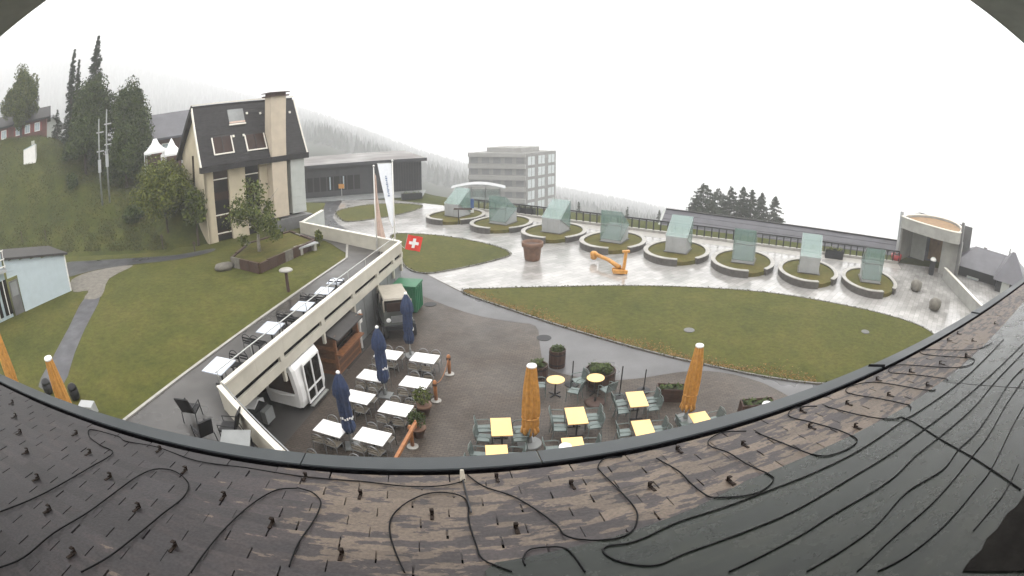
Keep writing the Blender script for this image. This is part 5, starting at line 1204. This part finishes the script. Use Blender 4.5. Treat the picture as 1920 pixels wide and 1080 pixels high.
# flags
def pole(p, h, label, r=.05):
    t = thing('flagpole', label, 'flagpole', p[:]); b = MB(); b.tube([(0, 0, 0), (0, 0, h)], [r, r * .6], 10); b.build('pole', 'white_paint', t, True)
    b = MB(); b.lathe([(.05, h), (.08, h + .06), (.02, h + .13)], 10); b.build('finial', 'aluminium', t); return t
fp1 = G(708, 473, 2.62); h1 = upz(702, 313, fp1) - 2.62; t1 = pole(fp1, h1, 'left flagpole with a furled pinkish flag, at the deck corner')
def cloth(b, pts_l, pts_r, n=14, wav=.05, th=.012, ph=0.0):
    # strip between two vertical polylines, gently waved; two-sided with thickness
    m = len(pts_l); f, bk = [], []
    for i in range(m):
        l, r = Vector(pts_l[i]), Vector(pts_r[i])
        for k in range(n + 1):
            q = l.lerp(r, k / n); q.y += wav * math.sin(k / n * 7 + i * .6 + ph) * (k / n) ; f.append(q); bk.append(q + Vector((0, th, 0)))
    w_ = n + 1; fs = [(i * w_ + k, i * w_ + k + 1, (i + 1) * w_ + k + 1, (i + 1) * w_ + k) for i in range(m - 1) for k in range(n)]
    o = len(f); b.add(f + bk, fs + [tuple(reversed([j + o for j in q])) for q in fs])
    return b
b = MB(); cloth(b, [(.05, 0, h1 * .93), (.05, 0, h1 * .7), (.05, 0, h1 * .45), (.05, 0, h1 * .20)], [(.12, 0, h1 * .9), (.16, 0, h1 * .68), (.3, 0, h1 * .42), (.55, 0, h1 * .17)], 8, .08); b.build('flag', 'flag_pink', t1, True)
fp2 = G(741, 452, 3.3); fp2.z = 2.62; h2 = upz(735, 303, fp2) - 2.62; t2 = pole(fp2, h2, 'right flagpole with a long white banner, at the deck corner')
zt_ = h2 - .1
b = MB(); cloth(b, [(-.92, 0, zt_), (-.74, 0, zt_ - 1.0), (-.5, 0, zt_ - 2.2), (-.3, 0, zt_ - 3.3), (-.12, 0, zt_ - 3.75)], [(-.06, 0, zt_), (-.06, 0, zt_ - 1.0), (-.05, 0, zt_ - 2.2), (-.05, 0, zt_ - 3.2), (-.06, 0, zt_ - 3.7)], 8, .05); bn2 = b.build('banner', 'flag_white', t2, True)
b = MB(); b.tube([(0, 0, zt_ + .01), (-.95, 0, zt_ + .01)], .02, 6); b.build('arm', 'aluminium', t2)
for k in range(11):           # small blue lettering running down the banner
    z = zt_ - .75 - k * .115; b = MB(); b.box((-.40 + .015 * k + .012 * math.sin(k * 3), -.045, z), (.07 + .05 * ((k * 5) % 3) / 2, .01, .06)); b.build('lettering', 'ink_blue', bn2)
# Swiss flag on a slanting staff at the parapet corner
q0 = gp(.3, .15, 3.4); fc = G(776, 456, 3.75); fr = thing('swiss_flag', 'red flag with white cross at the end of the parapet', 'flag', q0[:])
fcl = fc - q0
vdir = ray(776, 456); rgt = Vector((vdir.y, -vdir.x, 0)).normalized(); upv = Vector((0, 0, 1))
ca, sa = math.cos(R(-14)), math.sin(R(-14)); ux = rgt * ca + upv * sa; uy_ = -rgt * sa * 1 + upv * ca; uy_ = uy_.normalized(); ctr = fcl
b = MB(); tip = ctr - ux * .42 + uy_ * .46; b.tube([(0, 0, 0), (ctr - ux * .44 - uy_ * .40)[:], tip[:]], .014, 6); b.build('staff', 'pole_grey', fr)
def fq(x, y, off=0.0): return ctr + ux * x + uy_ * y + Vector((vdir.x, vdir.y, 0)).normalized() * (.05 * math.sin(x * 8) - off)
b = MB(); n = 8; g_ = [[fq(-.42 + .84 * i / n, -.42 + .84 * j / n) for i in range(n + 1)] for j in range(n + 1)]; fl = [q for r_ in g_ for q in r_]
ff = [(j * 9 + i, j * 9 + i + 1, (j + 1) * 9 + i + 1, (j + 1) * 9 + i) for j in range(n) for i in range(n)]
dpt = Vector((vdir.x, vdir.y, 0)).normalized() * .01
b.add(fl + [q + dpt for q in fl], ff + [tuple(reversed([k + 81 for k in f])) for f in ff]); cl = b.build('cloth', 'flag_red', fr, True)
b = MB()
for (x0, x1, y0, y1) in ((-.085, .085, -.27, .27), (-.27, -.085, -.085, .085), (.085, .27, -.085, .085)):
    k = 4; gg = [fq(x0 + (x1 - x0) * i / k, y0 + (y1 - y0) * j / k, .012) for j in range(k + 1) for i in range(k + 1)]; b.add(gg, [(j * 5 + i, j * 5 + i + 1, (j + 1) * 5 + i + 1, (j + 1) * 5 + i) for j in range(k) for i in range(k)])
b.build('cross', 'canvas_white', cl)
# grey facing slab of the deck corner is part of the garage; white boarded shed at the left
S1, S0 = G(133, 545, 2.6), G(30, 592, 2.6); sd = (S0 - S1); SLn = sd.length; sd.normalize()
sh2 = thing('shed', 'white boarded shed with dark roof at the left edge of the lawn', 'shed', S1[:], math.atan2(sd.y, sd.x))
hS = upz(126, 476, S1) - 2.6
sy_ = 1 if Vector((-sd.y, sd.x, 0)).x > 0 else -1      # outward (to the lawn)
hL_ = upz(28, 480, S0) - 2.6; npk = 18; hk = hL_ / npk
for k in range(npk):
    xs0 = max(0, ((k + .6) * hk - hS) / (hL_ - hS) * SLn); xe = SLn - .95 if k * hk < 2.05 else SLn
    b = MB(); b.ext([(sy_ * .06, k * hk), (sy_ * .0, (k + 1) * hk), (-sy_ * .06, (k + 1) * hk), (-sy_ * .06, k * hk)], min(xs0, xe - .1), xe, 'x'); b.build('plank', 'siding', sh2)
    if (k + 1) * hk < hS + .1:
        b = MB(); b.ext([(-.03, k * hk), (.0, (k + 1) * hk), (.06, (k + 1) * hk), (.06, k * hk)], 0, 4.0, 'y', Matrix.Scale(-sy_, 4, (0, 1, 0))); b.build('end_plank', 'siding', sh2)
b = MB(); b.box((.0, sy_ * .03, hS / 2), (.1, .1, hS)); b.build('corner_board', 'white_paint', sh2)
b = MB(); b.box((SLn - .45, -sy_ * .03, 1.0), (.85, .06, 2.0)); dr = b.build('door', 'concrete_dark', sh2); b = MB(); b.box((SLn - .45, sy_ * .012, 1.5), (.6, .02, .8)); b.build('pane', 'concrete', dr)
b = MB(); y0_, y1_ = sy_ * .22, -sy_ * 4.3
b.add([(-.25, y0_, hS - .03), (SLn + .2, y0_, hL_ + .02), (SLn + .2, y1_, hL_ + .02), (-.25, y1_, hS - .03), (-.25, y0_, hS + .10), (SLn + .2, y0_, hL_ + .15), (SLn + .2, y1_, hL_ + .15), (-.25, y1_, hS + .10)],
      [(0, 3, 2, 1), (4, 5, 6, 7), (0, 1, 5, 4), (1, 2, 6, 5), (2, 3, 7, 6), (3, 0, 4, 7)]); b.build('roof', 'shed_roof', sh2)
# glazed annex at the extreme left
an = thing('annex', 'pale blue glazed annex with railing, cut by the left picture edge', 'building', S0[:], math.atan2(sd.y, sd.x))
b = MB(); b.box((3.2, -sy_ * .9, 2.6), (6.0, 1.6, 5.2)); b.build('wall', 'pale_blue', an)
for k in range(6):
    b = MB(); b.box((.5 + k * .95, -sy_ * .06, 1.2), (.72, .06, 2.0)); wn = b.build('window', 'window_dark', an); b = MB(); b.box((.5 + k * .95, -sy_ * .01, 1.2), (.07, .05, 2.1)); b.build('mullion', 'white_paint', wn)
    b = MB(); b.box((.1 + k * .95, sy_ * .35, 3.4), (.05, .05, 1.0)); b.build('rail_post', 'white_paint', an)
for z in (3.0, 3.4, 3.88): b = MB(); b.box((3.0, sy_ * .35, z), (6, .05, .06)); b.build('rail', 'white_paint', an)
b = MB(); b.box((3.0, sy_ * .1, 2.75), (6.0, .7, .16)); b.build('balcony_slab', 'stone_grey', an)
for (px, py), lb_, m_ in (((88, 725), 'dark grill under a cover left of the lawn parasol', 'metal_dark'), ((138, 735), 'dark covered grill right of the lawn parasol', 'black_plastic'), ((163, 762), 'pale stone block at the lawn edge by the gutter', 'stone_grey')):
    p = G(px, py, 2.9); t = thing('garden_box', lb_, 'box', (p.x, p.y, 2.61), .4)
    b = MB()
    if 'grill' in lb_: b.lathe([(.2, 0), (.32, .06), (.36, .3), (.37, .62), (.33, .64)], 14, wob=lambda a, z: 1 + .06 * math.sin(5 * a)); b.build('body', m_, t, True); t.scale = (.68, .68, .68); b = MB(); b.lathe([(.37, .645), (.34, .78), (.2, .9), (.03, .94)], 14, wob=lambda a, z: 1 + .05 * math.sin(4 * a + 1)); b.build('lid', m_, t, True)
    else: b.box((0, 0, .2), (.75, .5, .4), taper=.94); b.build('block', m_, t)

# ================================================================== HILL: houses, hut, poles, tents
def hill_at(px, py, d):
    p = azd(az_of(px, py), d); p.z = tz(p); return p
def on_hill(px, py):            # march the ray to the terrain
    d = ray(px, py); t = 30.0
    while t < 400:
        p = Vector((0, 0, H)) + d * t
        if p.z < tz(p): break
        t += .25
    return p
p = on_hill(57, 303); wk = thing('utility_hut', 'small white utility hut on the grassy slope', 'hut', p[:], R(50))
b = MB(); b.ext([(-1.05, -.4), (1.05, -.4), (1.0, 1.8), (-1.0, 1.5)], -.8, .8, 'y'); b.build('body', 'white_paint', wk)
b = MB(); b.add([(-.95, -.85, 1.43), (.95, -.85, 1.78), (.95, .85, 1.78), (-.95, .85, 1.43), (-.95, -.85, 1.52), (.95, -.85, 1.87), (.95, .85, 1.87), (-.95, .85, 1.52)], [(0, 3, 2, 1), (4, 5, 6, 7), (0, 1, 5, 4), (1, 2, 6, 5), (2, 3, 7, 6), (3, 0, 4, 7)]); b.build('roof', 'siding', wk)
for sx in (.45, .75): b = MB(); b.box((sx, -.5, 2.0), (.12, .12, .55)); b.build('vent_pipe', 'white_paint', wk)
for (px, py), tp, lb_ in (((187, 312), 223, 'shorter grey utility pole in front of the dark trees'), ((201, 306), 205, 'taller grey utility pole in front of the dark trees')):
    p = hill_at(px, py, 50); t = thing('utility_pole', lb_, 'pole', p[:], R(40), 'utility poles on the slope'); hh_ = upz(px - 2, tp, p) - p.z
    b = MB(); b.tube([(0, 0, -.3), (0, 0, hh_)], [.12, .08], 10); b.build('pole', 'pole_dull', t, True)
    b = MB(); b.box((0, 0, hh_ * .45), (.5, .4, hh_ * .6 - 1.4) if False else (.36, .3, 1.2)); b.build('cable_sleeve', 'stone_grey', t)
    for z in (.62, .84): b = MB(); b.box((.15, 0, hh_ * z), (.9, .1, .12)); b.build('cross_arm', 'pole_grey', t)
def chalet(name, label, p, rz, L, D, h, rh, wm, roofm, wins, cat='house'):
    t = thing(name, label, cat, p[:], rz)
    b = MB(); b.box((0, 0, h / 2 - .8), (L, D, h + 1.6)); b.build('wall', wm, t)
    b = MB(); b.ext([(-D / 2 - .8, h - .35), (0, h + rh), (D / 2 + .8, h - .35), (D / 2 + .8, h - .1), (0, h + rh + .28), (-D / 2 - .8, h - .1)], -L / 2 - .7, L / 2 + .7, 'x'); b.build('roof', roofm, t)
    b = MB(); b.ext([(-D / 2, h - .1), (0, h + rh - .1), (D / 2, h - .1)], -L / 2 + .02, L / 2 - .02, 'x'); b.build('gable', wm, t)
    for x, z in wins:
        b = MB(); b.box((x, -D / 2 - .05, z), (1.05, .12, 1.15)); wn = b.build('window', 'white_paint', t)
        b = MB(); b.box((x, -D / 2 - .12, z), (.8, .03, .92)); b.build('pane', 'pale_blue', wn)
        b = MB(); b.box((x, -D / 2 - .14, z), (.06, .03, .95)); b.build('bar', 'white_paint', wn)
        for s_ in (-.72, .72): b = MB(); b.box((x + s_, -D / 2 - .06, z), (.32, .05, 1.15)); b.build('shutter', 'shutter_red', wn)
    return t
p = azd(-38.6, 66); p.z = 5.0
ch_ = chalet('chalet', 'brown chalet with grey roof behind the dark trees and white tents', p, R(38), 11, 7.5, 5.6, 2.6, 'facade_brown', 'slate_long', [(-3.8, 1.6), (-1.2, 1.6), (2.6, 1.6), (-3.8, 4.2), (-1.2, 4.2), (3.4, 4.2)])
p = hill_at(32, 258, 74); chalet('chalet', 'low red house with pale windows behind the left-hand round tree', p, R(55), 12, 6.5, 2.3, 1.3, 'facade_red', 'slate_roof', [(-4.4, 1.2), (-2.3, 1.2), (.6, 1.2), (2.4, 1.2), (4.3, 1.2)])
p = hill_at(90, 245, 86); chalet('chalet', 'small grey house with white trim between the trees at the upper left', p, R(-10), 4.6, 5, 2.3, 1.9, 'panel_grey', 'concrete', [(-1.1, 1.2), (1.1, 1.2)])
p = azd(-64, 92); p.z = tz(p); chalet('chalet', 'house with pale gable cut by the upper left picture edge', p, R(20), 6.5, 6, 4.6, 3, 'panel_grey', 'concrete', [(-1.5, 1.5), (1.5, 1.5), (0, 3.6)])
for (px, py), ap, lb_ in (((291, 283), 263, 'left white peaked party tent before the brown chalet'), ((322, 287), 260, 'right white peaked party tent before the brown chalet')):
    p = azd(az_of(px, py), 52); zb_ = upz(px, py, p); zt2 = upz(px, ap, p); t = thing('party_tent', lb_, 'tent', (p.x, p.y, zb_ - 2.2), R(36), 'white peaked tents')
    b = MB(); pr_ = [(1.45, 2.2), (1.0, 2.45), (.5, 2.9), (.22, 3.4), (.06, 2.2 + zt2 - zb_), (.01, 2.25 + zt2 - zb_)]; b.lathe([(r * 1.25, z) for r, z in pr_], 4, Matrix.Rotation(R(45), 4, 'Z')); b.build('canopy', 'canvas_white', t)
    b = MB(); b.box((0, 0, 2.1), (2.52, 2.52, .22)); b.build('valance', 'canvas_white', t)
    for sx in (-1.2, 1.2):
        for sy in (-1.2, 1.2): b = MB(); b.tube([(sx, sy, -.6), (sx, sy, 2.1)], .04, 6); b.build('leg', 'aluminium', t)
# fence posts along the road
fpx = [(85, 452), (258, 470), (290, 468), (362, 478)]
for i, (px, py) in enumerate(((42, 455), (87, 453), (367, 481), (306, 467))):
    p = on_hill(px, py); t = thing('fence_post', ['weathered fence post at the far left above the shed', 'weathered fence post above the shed roof', 'weathered fence post at the foot of the tall house', 'weathered fence post below the yellowish tree'][i], 'post', p[:])
    b = MB(); b.tube([(0, 0, -.2), (0, 0, 1.1)], .06, 6); b.build('post', 'bark', t); b = MB(); b.box((0, 0, .95), (.3, .06, .14)); b.build('board', 'bark', t)

# ================================================================== TREES
def leaf_mesh(name, cen, nrm, size, m, parent, aspect=.6):
    n = len(cen); nrm = nrm / np.linalg.norm(nrm, axis=1, keepdims=True)
    r = RNG.normal(size=(n, 3)); u = np.cross(nrm, r); u /= np.linalg.norm(u, axis=1, keepdims=True) + 1e-9; v = np.cross(nrm, u)
    s = size[:, None]
    V = np.stack([cen - u * s, cen + v * s * aspect - u * s * .1, cen + u * s, cen - v * s * aspect + u * s * .1], 1).reshape(-1, 3)
    me = bpy.data.meshes.new(name); me.vertices.add(4 * n); me.vertices.foreach_set('co', V.ravel().astype(np.float32))
    me.loops.add(4 * n); me.loops.foreach_set('vertex_index', np.arange(4 * n, dtype=np.int32)); me.polygons.add(n)
    me.polygons.foreach_set('loop_start', np.arange(0, 4 * n, 4, dtype=np.int32)); me.update(calc_edges=True); me.materials.append(MATS[m])
    o = bpy.data.objects.new(name, me); COL.objects.link(o)
    if parent: o.parent = parent
    return o
def deciduous(label, p, h, rx, rz, m='leaf_mid', nleaf=5000, trunk_h=None, nclump=26, leaf=.17, name='tree', bark='bark', dens=.42, group=None, cz=None):
    t = thing(name, label, 'tree' if name != 'shrub' else 'shrub', p[:], RNG.uniform(0, 6), group)
    th = trunk_h if trunk_h is not None else h * .3; cz = cz if cz is not None else h - rz
    b = MB(); b.tube([(0, 0, -.4), (.04, .02, th * .5), (-.03, .05, th), (.05, 0, cz), (0, .06, cz + rz * .5)], [h * .022 + .03, h * .019 + .02, h * .016, h * .010, h * .004], 8)
    ends = []
    for k in range(7 if h > 2.5 else 4):
        a = k * 2.4 + RNG.uniform(-.3, .3); z0 = th + (cz - th) * RNG.uniform(.0, .9); e = Vector((math.cos(a) * rx * RNG.uniform(.5, .85), math.sin(a) * rx * RNG.uniform(.5, .85), cz + rz * RNG.uniform(-.45, .55)))
        s = Vector((0, .03, z0)); mid = s.lerp(e, .5) + Vector((0, 0, .12 * h * .3)); b.tube([s, mid, e], [h * .009, h * .006, h * .002], 6); ends.append(e)
    b.build('trunk', bark, t, True)
    cl = RNG.normal(size=(nclump, 3)); cl /= np.linalg.norm(cl, axis=1, keepdims=True); cl *= (RNG.uniform(.25, 1, nclump) ** .6)[:, None] * np.array([rx, rx, rz]) * .82; cl[:, :2] *= (1 - .34 * cl[:, 2:3] / rz); cl[:, 2] += cz
    w_ = RNG.uniform(.5, 1.3, nclump); idx = RNG.choice(nclump, nleaf, p=w_ / w_.sum())
    off = RNG.normal(size=(nleaf, 3)); off /= np.linalg.norm(off, axis=1, keepdims=True); off *= (RNG.uniform(0, 1, nleaf) ** .45)[:, None] * (np.array([rx, rx, rz]) * dens) * w_[idx][:, None]
    cen = cl[idx] + off; cen[:, 2] = np.maximum(cen[:, 2], .05)
    nrm = RNG.normal(size=(nleaf, 3)) * .8 + off * .6 / (rx * dens) + np.array([0, 0, .5])
    leaf_mesh('crown', cen, nrm, leaf * RNG.uniform(.6, 1.3, nleaf), m, t)
    return t
def conifer(label, p, h, r, m='needle', n=9000, group=None, bare=.06, droop=.35, name='conifer_tree', full=.9):
    t = thing(name, label, 'tree', p[:], RNG.uniform(0, 6), group)
    b = MB(); b.tube([(0, 0, -.5), (0, 0, h * .5), (0, 0, h * .98)], [h * .016 + .04, h * .009 + .02, .01], 7); b.build('trunk', 'bark', t, True)
    nb = int(h * 26); zz = h * (bare + (1 - bare) * RNG.uniform(0, 1, nb) ** 1.1); az = RNG.uniform(0, 6.283, nb)
    L = r * (1 - zz / h) ** full * RNG.uniform(.55, 1.15, nb) + .10
    p_ = L + .15; idx = RNG.choice(nb, n, p=p_ / p_.sum()); tt = RNG.uniform(.08, 1, n) ** .7
    rad = L[idx] * tt; wob = RNG.normal(size=n) * .10 * L[idx] * (1.1 - tt) 
    x = np.cos(az[idx]) * rad - np.sin(az[idx]) * wob; y = np.sin(az[idx]) * rad + np.cos(az[idx]) * wob
    z = zz[idx] - droop * rad + .12 * rad * tt + RNG.normal(size=n) * .05 - np.abs(RNG.normal(size=n)) * .10
    nrm = np.stack([RNG.normal(size=n) * .4, RNG.normal(size=n) * .4, np.ones(n)], 1)
    leaf_mesh('crown', np.stack([x, y, z], 1), nrm, (.09 + .010 * h) * RNG.uniform(.6, 1.3, n), m, t, .38)
    return t
def tree_by_px(kind, label, px, top, d, halfw, m, **kw):   # place by picture column and distance; height from the top pixel
    p = azd(az_of(px, 300), d); p.z = tz(p); h = upz(px, top, p) - p.z; r = halfw / CF * d * (1.0 if kind == 'c' else 1.3)
    if kind == 'c': return conifer(label, p, h, r, m, **kw)
    return deciduous(label, p, h, r, kw.pop('rz', h * .46), m, **kw)
GT = 'trees on the slope'
tree_by_px('c', 'tallest spruce rising above the dark tree group at the upper left', 176, 68, 64, 50, 'needle', n=16000, group=GT)
tree_by_px('c', 'slim spruce at the left of the dark tree group', 133, 92, 66, 25, 'needle', n=9000, group=GT, droop=.5)
tree_by_px('c', 'slim lower spruce close beside the slim left spruce', 144, 112, 67, 22, 'needle', n=8000, group=GT, droop=.5)
tree_by_px('d', 'broad dark maple below the tallest spruce', 176, 136, 60, 52, 'leaf_dark', nleaf=24000, nclump=60, leaf=.17, group=GT, dens=.34)
tree_by_px('d', 'broad dark maple at the right of the dark tree group', 243, 152, 58, 44, 'leaf_dark', nleaf=24000, nclump=60, leaf=.17, group=GT, dens=.34)
tree_by_px('d', 'dark leafy tree filling the foot of the dark tree group', 160, 200, 57, 44, 'leaf_dark', nleaf=14000, nclump=40, leaf=.16, group=GT, dens=.36)
tree_by_px('d', 'dark leafy tree under the right maple, behind the poles', 235, 220, 53, 42, 'leaf_dark', nleaf=14000, nclump=40, leaf=.15, group=GT, dens=.36)
tree_by_px('d', 'rounded green tree standing before the low red house', 40, 125, 70, 40, 'leaf_mid', nleaf=20000, nclump=54, leaf=.18, group=GT, dens=.34)
tree_by_px('c', 'hazy spruce right of the rounded green tree', 67, 145, 92, 20, 'needle', n=4000, group=GT)
tree_by_px('c', 'small dark spruce between the small grey house and the tree group', 108, 205, 76, 24, 'needle', n=6000, group=GT)
p = G(318, 452, 2.7); deciduous('yellowish tree in front of the left corner of the tall house', p, upz(300, 290, p) - p.z, 3.0, 2.4, 'leaf_yellow', 14000, 1.0, 50, .115, dens=.4, group=GT)
p = G(372, 458, 2.7); deciduous('small thin tree at the left corner of the tall house', p, upz(380, 345, p) - p.z, 1.2, 1.6, 'leaf_mid', 1500, 1.2, 14, .14, dens=.42, group=GT)
p = G(487, 474, 3.0); deciduous('thin young tree on the raised bed before the tall house', p, upz(465, 326, p) - p.z, 2.3, 2.4, 'leaf_mid', 2600, 1.4, 40, .11, bark='bark_pale', dens=.28, group=GT)
for (px, py), top, hw, m_, lb_ in (((215, 335), 300, 26, 'leaf_dark', 'dark bush at the foot of the utility poles'), ((262, 345), 305, 30, 'leaf_mid', 'green bush between the poles and the yellowish tree'), ((137, 357), 322, 16, 'leaf_dark', 'dark round bush alone on the grassy slope'),
                                   ((250, 420), 385, 26, 'leaf_dark', 'dark bush left of the yellowish tree trunk'), ((345, 440), 400, 20, 'leaf_dark', 'dark bush between the yellowish tree and the tall house'), ((130, 300), 262, 22, 'leaf_dark', 'dark bush under the slim spruces'), ((300, 300), 283, 24, 'leaf_mid', 'green bush in front of the white tents')):
    p = on_hill(px, py); dd = math.hypot(p.x, p.y); hh_ = max(.8, upz(px, top, p) - p.z); deciduous(lb_, p, hh_, hw / CF * dd, hh_ * .48, m_, 2200, .2, 16, .15, 'shrub', dens=.5, group='bushes on the slope', cz=hh_ * .5)
p = G(630, 468, 2.62)
for (px, py), hw, lb_ in (((598, 452), 12, 'low bush at the right end of the raised bed'), ((520, 452), 16, 'low bush on the raised bed under the thin tree')):
    p = G(px, py, 2.9); dd = math.hypot(p.x, p.y); deciduous(lb_, p, .8, hw / CF * dd, .42, 'leaf_yellow', 500, .1, 8, .10, 'shrub', dens=.5, group='bushes on the raised bed', cz=.4)
# conifer clump beyond the long building, in the fog
CL = [(1318, 343, 26, 'leftmost tall spruce of the foggy clump'), (1345, 352, 20, 'second spruce of the foggy clump, broad and grey'), (1368, 349, 18, 'spruce in the middle of the foggy clump, with a flat tip'), (1392, 350, 13, 'slim spruce right of the middle of the foggy clump'), (1409, 354, 13, 'slim spruce third from the right of the foggy clump'),
      (1428, 361, 12, 'slim leaning spruce second from the right of the foggy clump'), (1453, 368, 13, 'rightmost free-standing spruce of the foggy clump'), (1305, 365, 16, 'low spruce at the left foot of the foggy clump'), (1335, 375, 24, 'low broad spruce inside the foggy clump')]
for px, top, hw, lb_ in CL:
    d = 92 + RNG.uniform(-4, 10); p = azd(az_of(px, 390), d, -13.5); h = upz(px, top, p) - p.z; conifer(lb_, p, h, hw / CF * d * 3.4, 'needle', 26000, 'spruces beyond the long building', .05, .3, full=.66)
for px, top, hw, lb_ in ((1085, 378, 8, 'tiny hazy spruce below the railing, left one'), (1177, 388, 9, 'tiny hazy spruce below the railing, right one'), (1237, 393, 12, 'hazy spruce at the left end of the long roof'), (1905, 470, 10, 'hazy spruce behind the dark house, at the right picture edge'), (1815, 468, 8, 'hazy spruce top behind the station post'), (1838, 466, 7, 'hazy spruce top behind the dark house roof')):
    d = 115; p = azd(az_of(px, 390), d); p.z = min(tz(p), -4); h = upz(px, top, p) - p.z; conifer(lb_, p, h, hw / CF * d * 1.7, 'needle', 4000, 'hazy spruces beyond the plaza', .05, .3)
# far forest on the mountain side: one mass
def forest():
    V, F = [], []; o = 0
    tries = 0; cnt = 0
    while cnt < 13000 and tries < 40000:
        tries += 1
        az = RNG.uniform(-78, 24); d = 400 + 1240 * RNG.uniform(0, 1) ** .9
        if az > -8 and d < 260: continue
        if -30 < az < -8 and d < 210: continue
        p = azd(az, d); z = terrain(az, d); h = RNG.uniform(8, 15) * (1 + d / 2500); r = h * RNG.uniform(.2, .3); k = 7; ph = RNG.uniform(0, 6)
        for (f0, f1, rr) in ((.08, .48, 1.0), (.32, .72, .74), (.58, 1.0, .48)):
            V.append((p.x, p.y, z + h * f1)); 
            for j in range(k):
                a = ph + 6.283 * j / k; q = r * rr * RNG.uniform(.7, 1.25); V.append((p.x + math.cos(a) * q, p.y + math.sin(a) * q, z + h * f0 + h * .05 * RNG.uniform(-1, 1)))
            F += [(o, o + 1 + j, o + 1 + (j + 1) % k) for j in range(k)]; o += k + 1
        cnt += 1
    me = bpy.data.meshes.new('forest'); me.from_pydata(V, [], F); me.update(); me.materials.append(MATS['forest_needle']); ob = bpy.data.objects.new('forest', me); COL.objects.link(ob)
    tag(ob, 'hazy conifer forest covering the mountain side', 'forest', kind='stuff')
forest()
# rough meadow grass on the slope
def meadow():
    n = 46000; az = RNG.uniform(-75, -35, n); d = np.array([d0_of(a) for a in az]) + .6 + 26 * RNG.uniform(0, 1, n) ** 1.2
    patch = np.sin(az * 2.1 + d * .35) + np.sin(d * .9 - az) + RNG.normal(size=n) * .9; keep = patch > -.4
    az, d = az[keep], d[keep]; n = len(az)
    c = np.stack([np.sin(np.radians(az)) * d, np.cos(np.radians(az)) * d, np.array([terrain(a, q) for a, q in zip(az, d)]) + .1], 1)
    nrm = np.stack([-c[:, 0], -c[:, 1], np.zeros(n)], 1); nrm /= np.linalg.norm(nrm, axis=1, keepdims=True); nrm += RNG.normal(size=(n, 3)) * .45
    o = leaf_mesh('meadow_grass', c, nrm, .10 * RNG.uniform(.5, 1.4, n), 'blade', None, .4); tag(o, 'rough tufted grass on the slope', 'grass', kind='stuff')
meadow()
# short tufts along the lawn borders so the edges are not ruler-clean
def tufts():
    cen = []
    for poly in (BIGL, LAWN2, LAWN3):
        m = len(poly)
        for i in range(m):
            a, c = Vector(poly[i]), Vector(poly[(i + 1) % m]); k = int((c - a).length * 22)
            for j in range(k): q = a.lerp(c, RNG.uniform()); cen.append((q.x + RNG.normal() * .07, q.y + RNG.normal() * .07, .07))
    cen = np.array(cen); n = len(cen); nrm = RNG.normal(size=(n, 3)) * [1, 1, .3]
    tag(leaf_mesh('lawn_edge_grass', cen, nrm, .06 * RNG.uniform(.5, 1.4, n), 'blade', None, .5), 'short grass fringe along the lawn borders', 'grass', kind='stuff')
tufts()
def dry_fringe():
    pts = [G(*q) for q in [(866, 548), (960, 583), (1030, 606), (1100, 628), (1200, 655), (1300, 681), (1420, 702), (1530, 721)]]; cen = []
    for i in range(len(pts) - 1):
        a, c = pts[i], pts[i + 1]; n_ = Vector((-(c - a).y, (c - a).x, 0)).normalized(); n_ = n_ if n_.y > 0 else -n_
        for j in range(int((c - a).length * 150)):
            t = RNG.uniform(); q = a.lerp(c, t); wv = .5 + .5 * math.sin(q.x * 1.7) * math.sin(q.x * .6 + 1)
            q = q + n_ * (.08 + abs(RNG.normal()) * (.12 + .5 * wv)); cen.append((q.x, q.y, .062))
    cen = np.array(cen); n = len(cen); nrm = RNG.normal(size=(n, 3)) * .5 + np.array([0, -.3, 1])
    tag(leaf_mesh('dry_grass', cen, nrm, .05 * RNG.uniform(.5, 1.4, n), 'dry_blade', None, .5), 'dry brown grass fringe along the near edge of the big lawn', 'grass', kind='stuff')
dry_fringe()
# one small fixture: material slots of the far ground
for pl in gnd.data.polygons:
    c = gnd.data.vertices[pl.vertices[0]].co
    pl.material_index = 1 if math.hypot(c.x, c.y) > 84 else 0
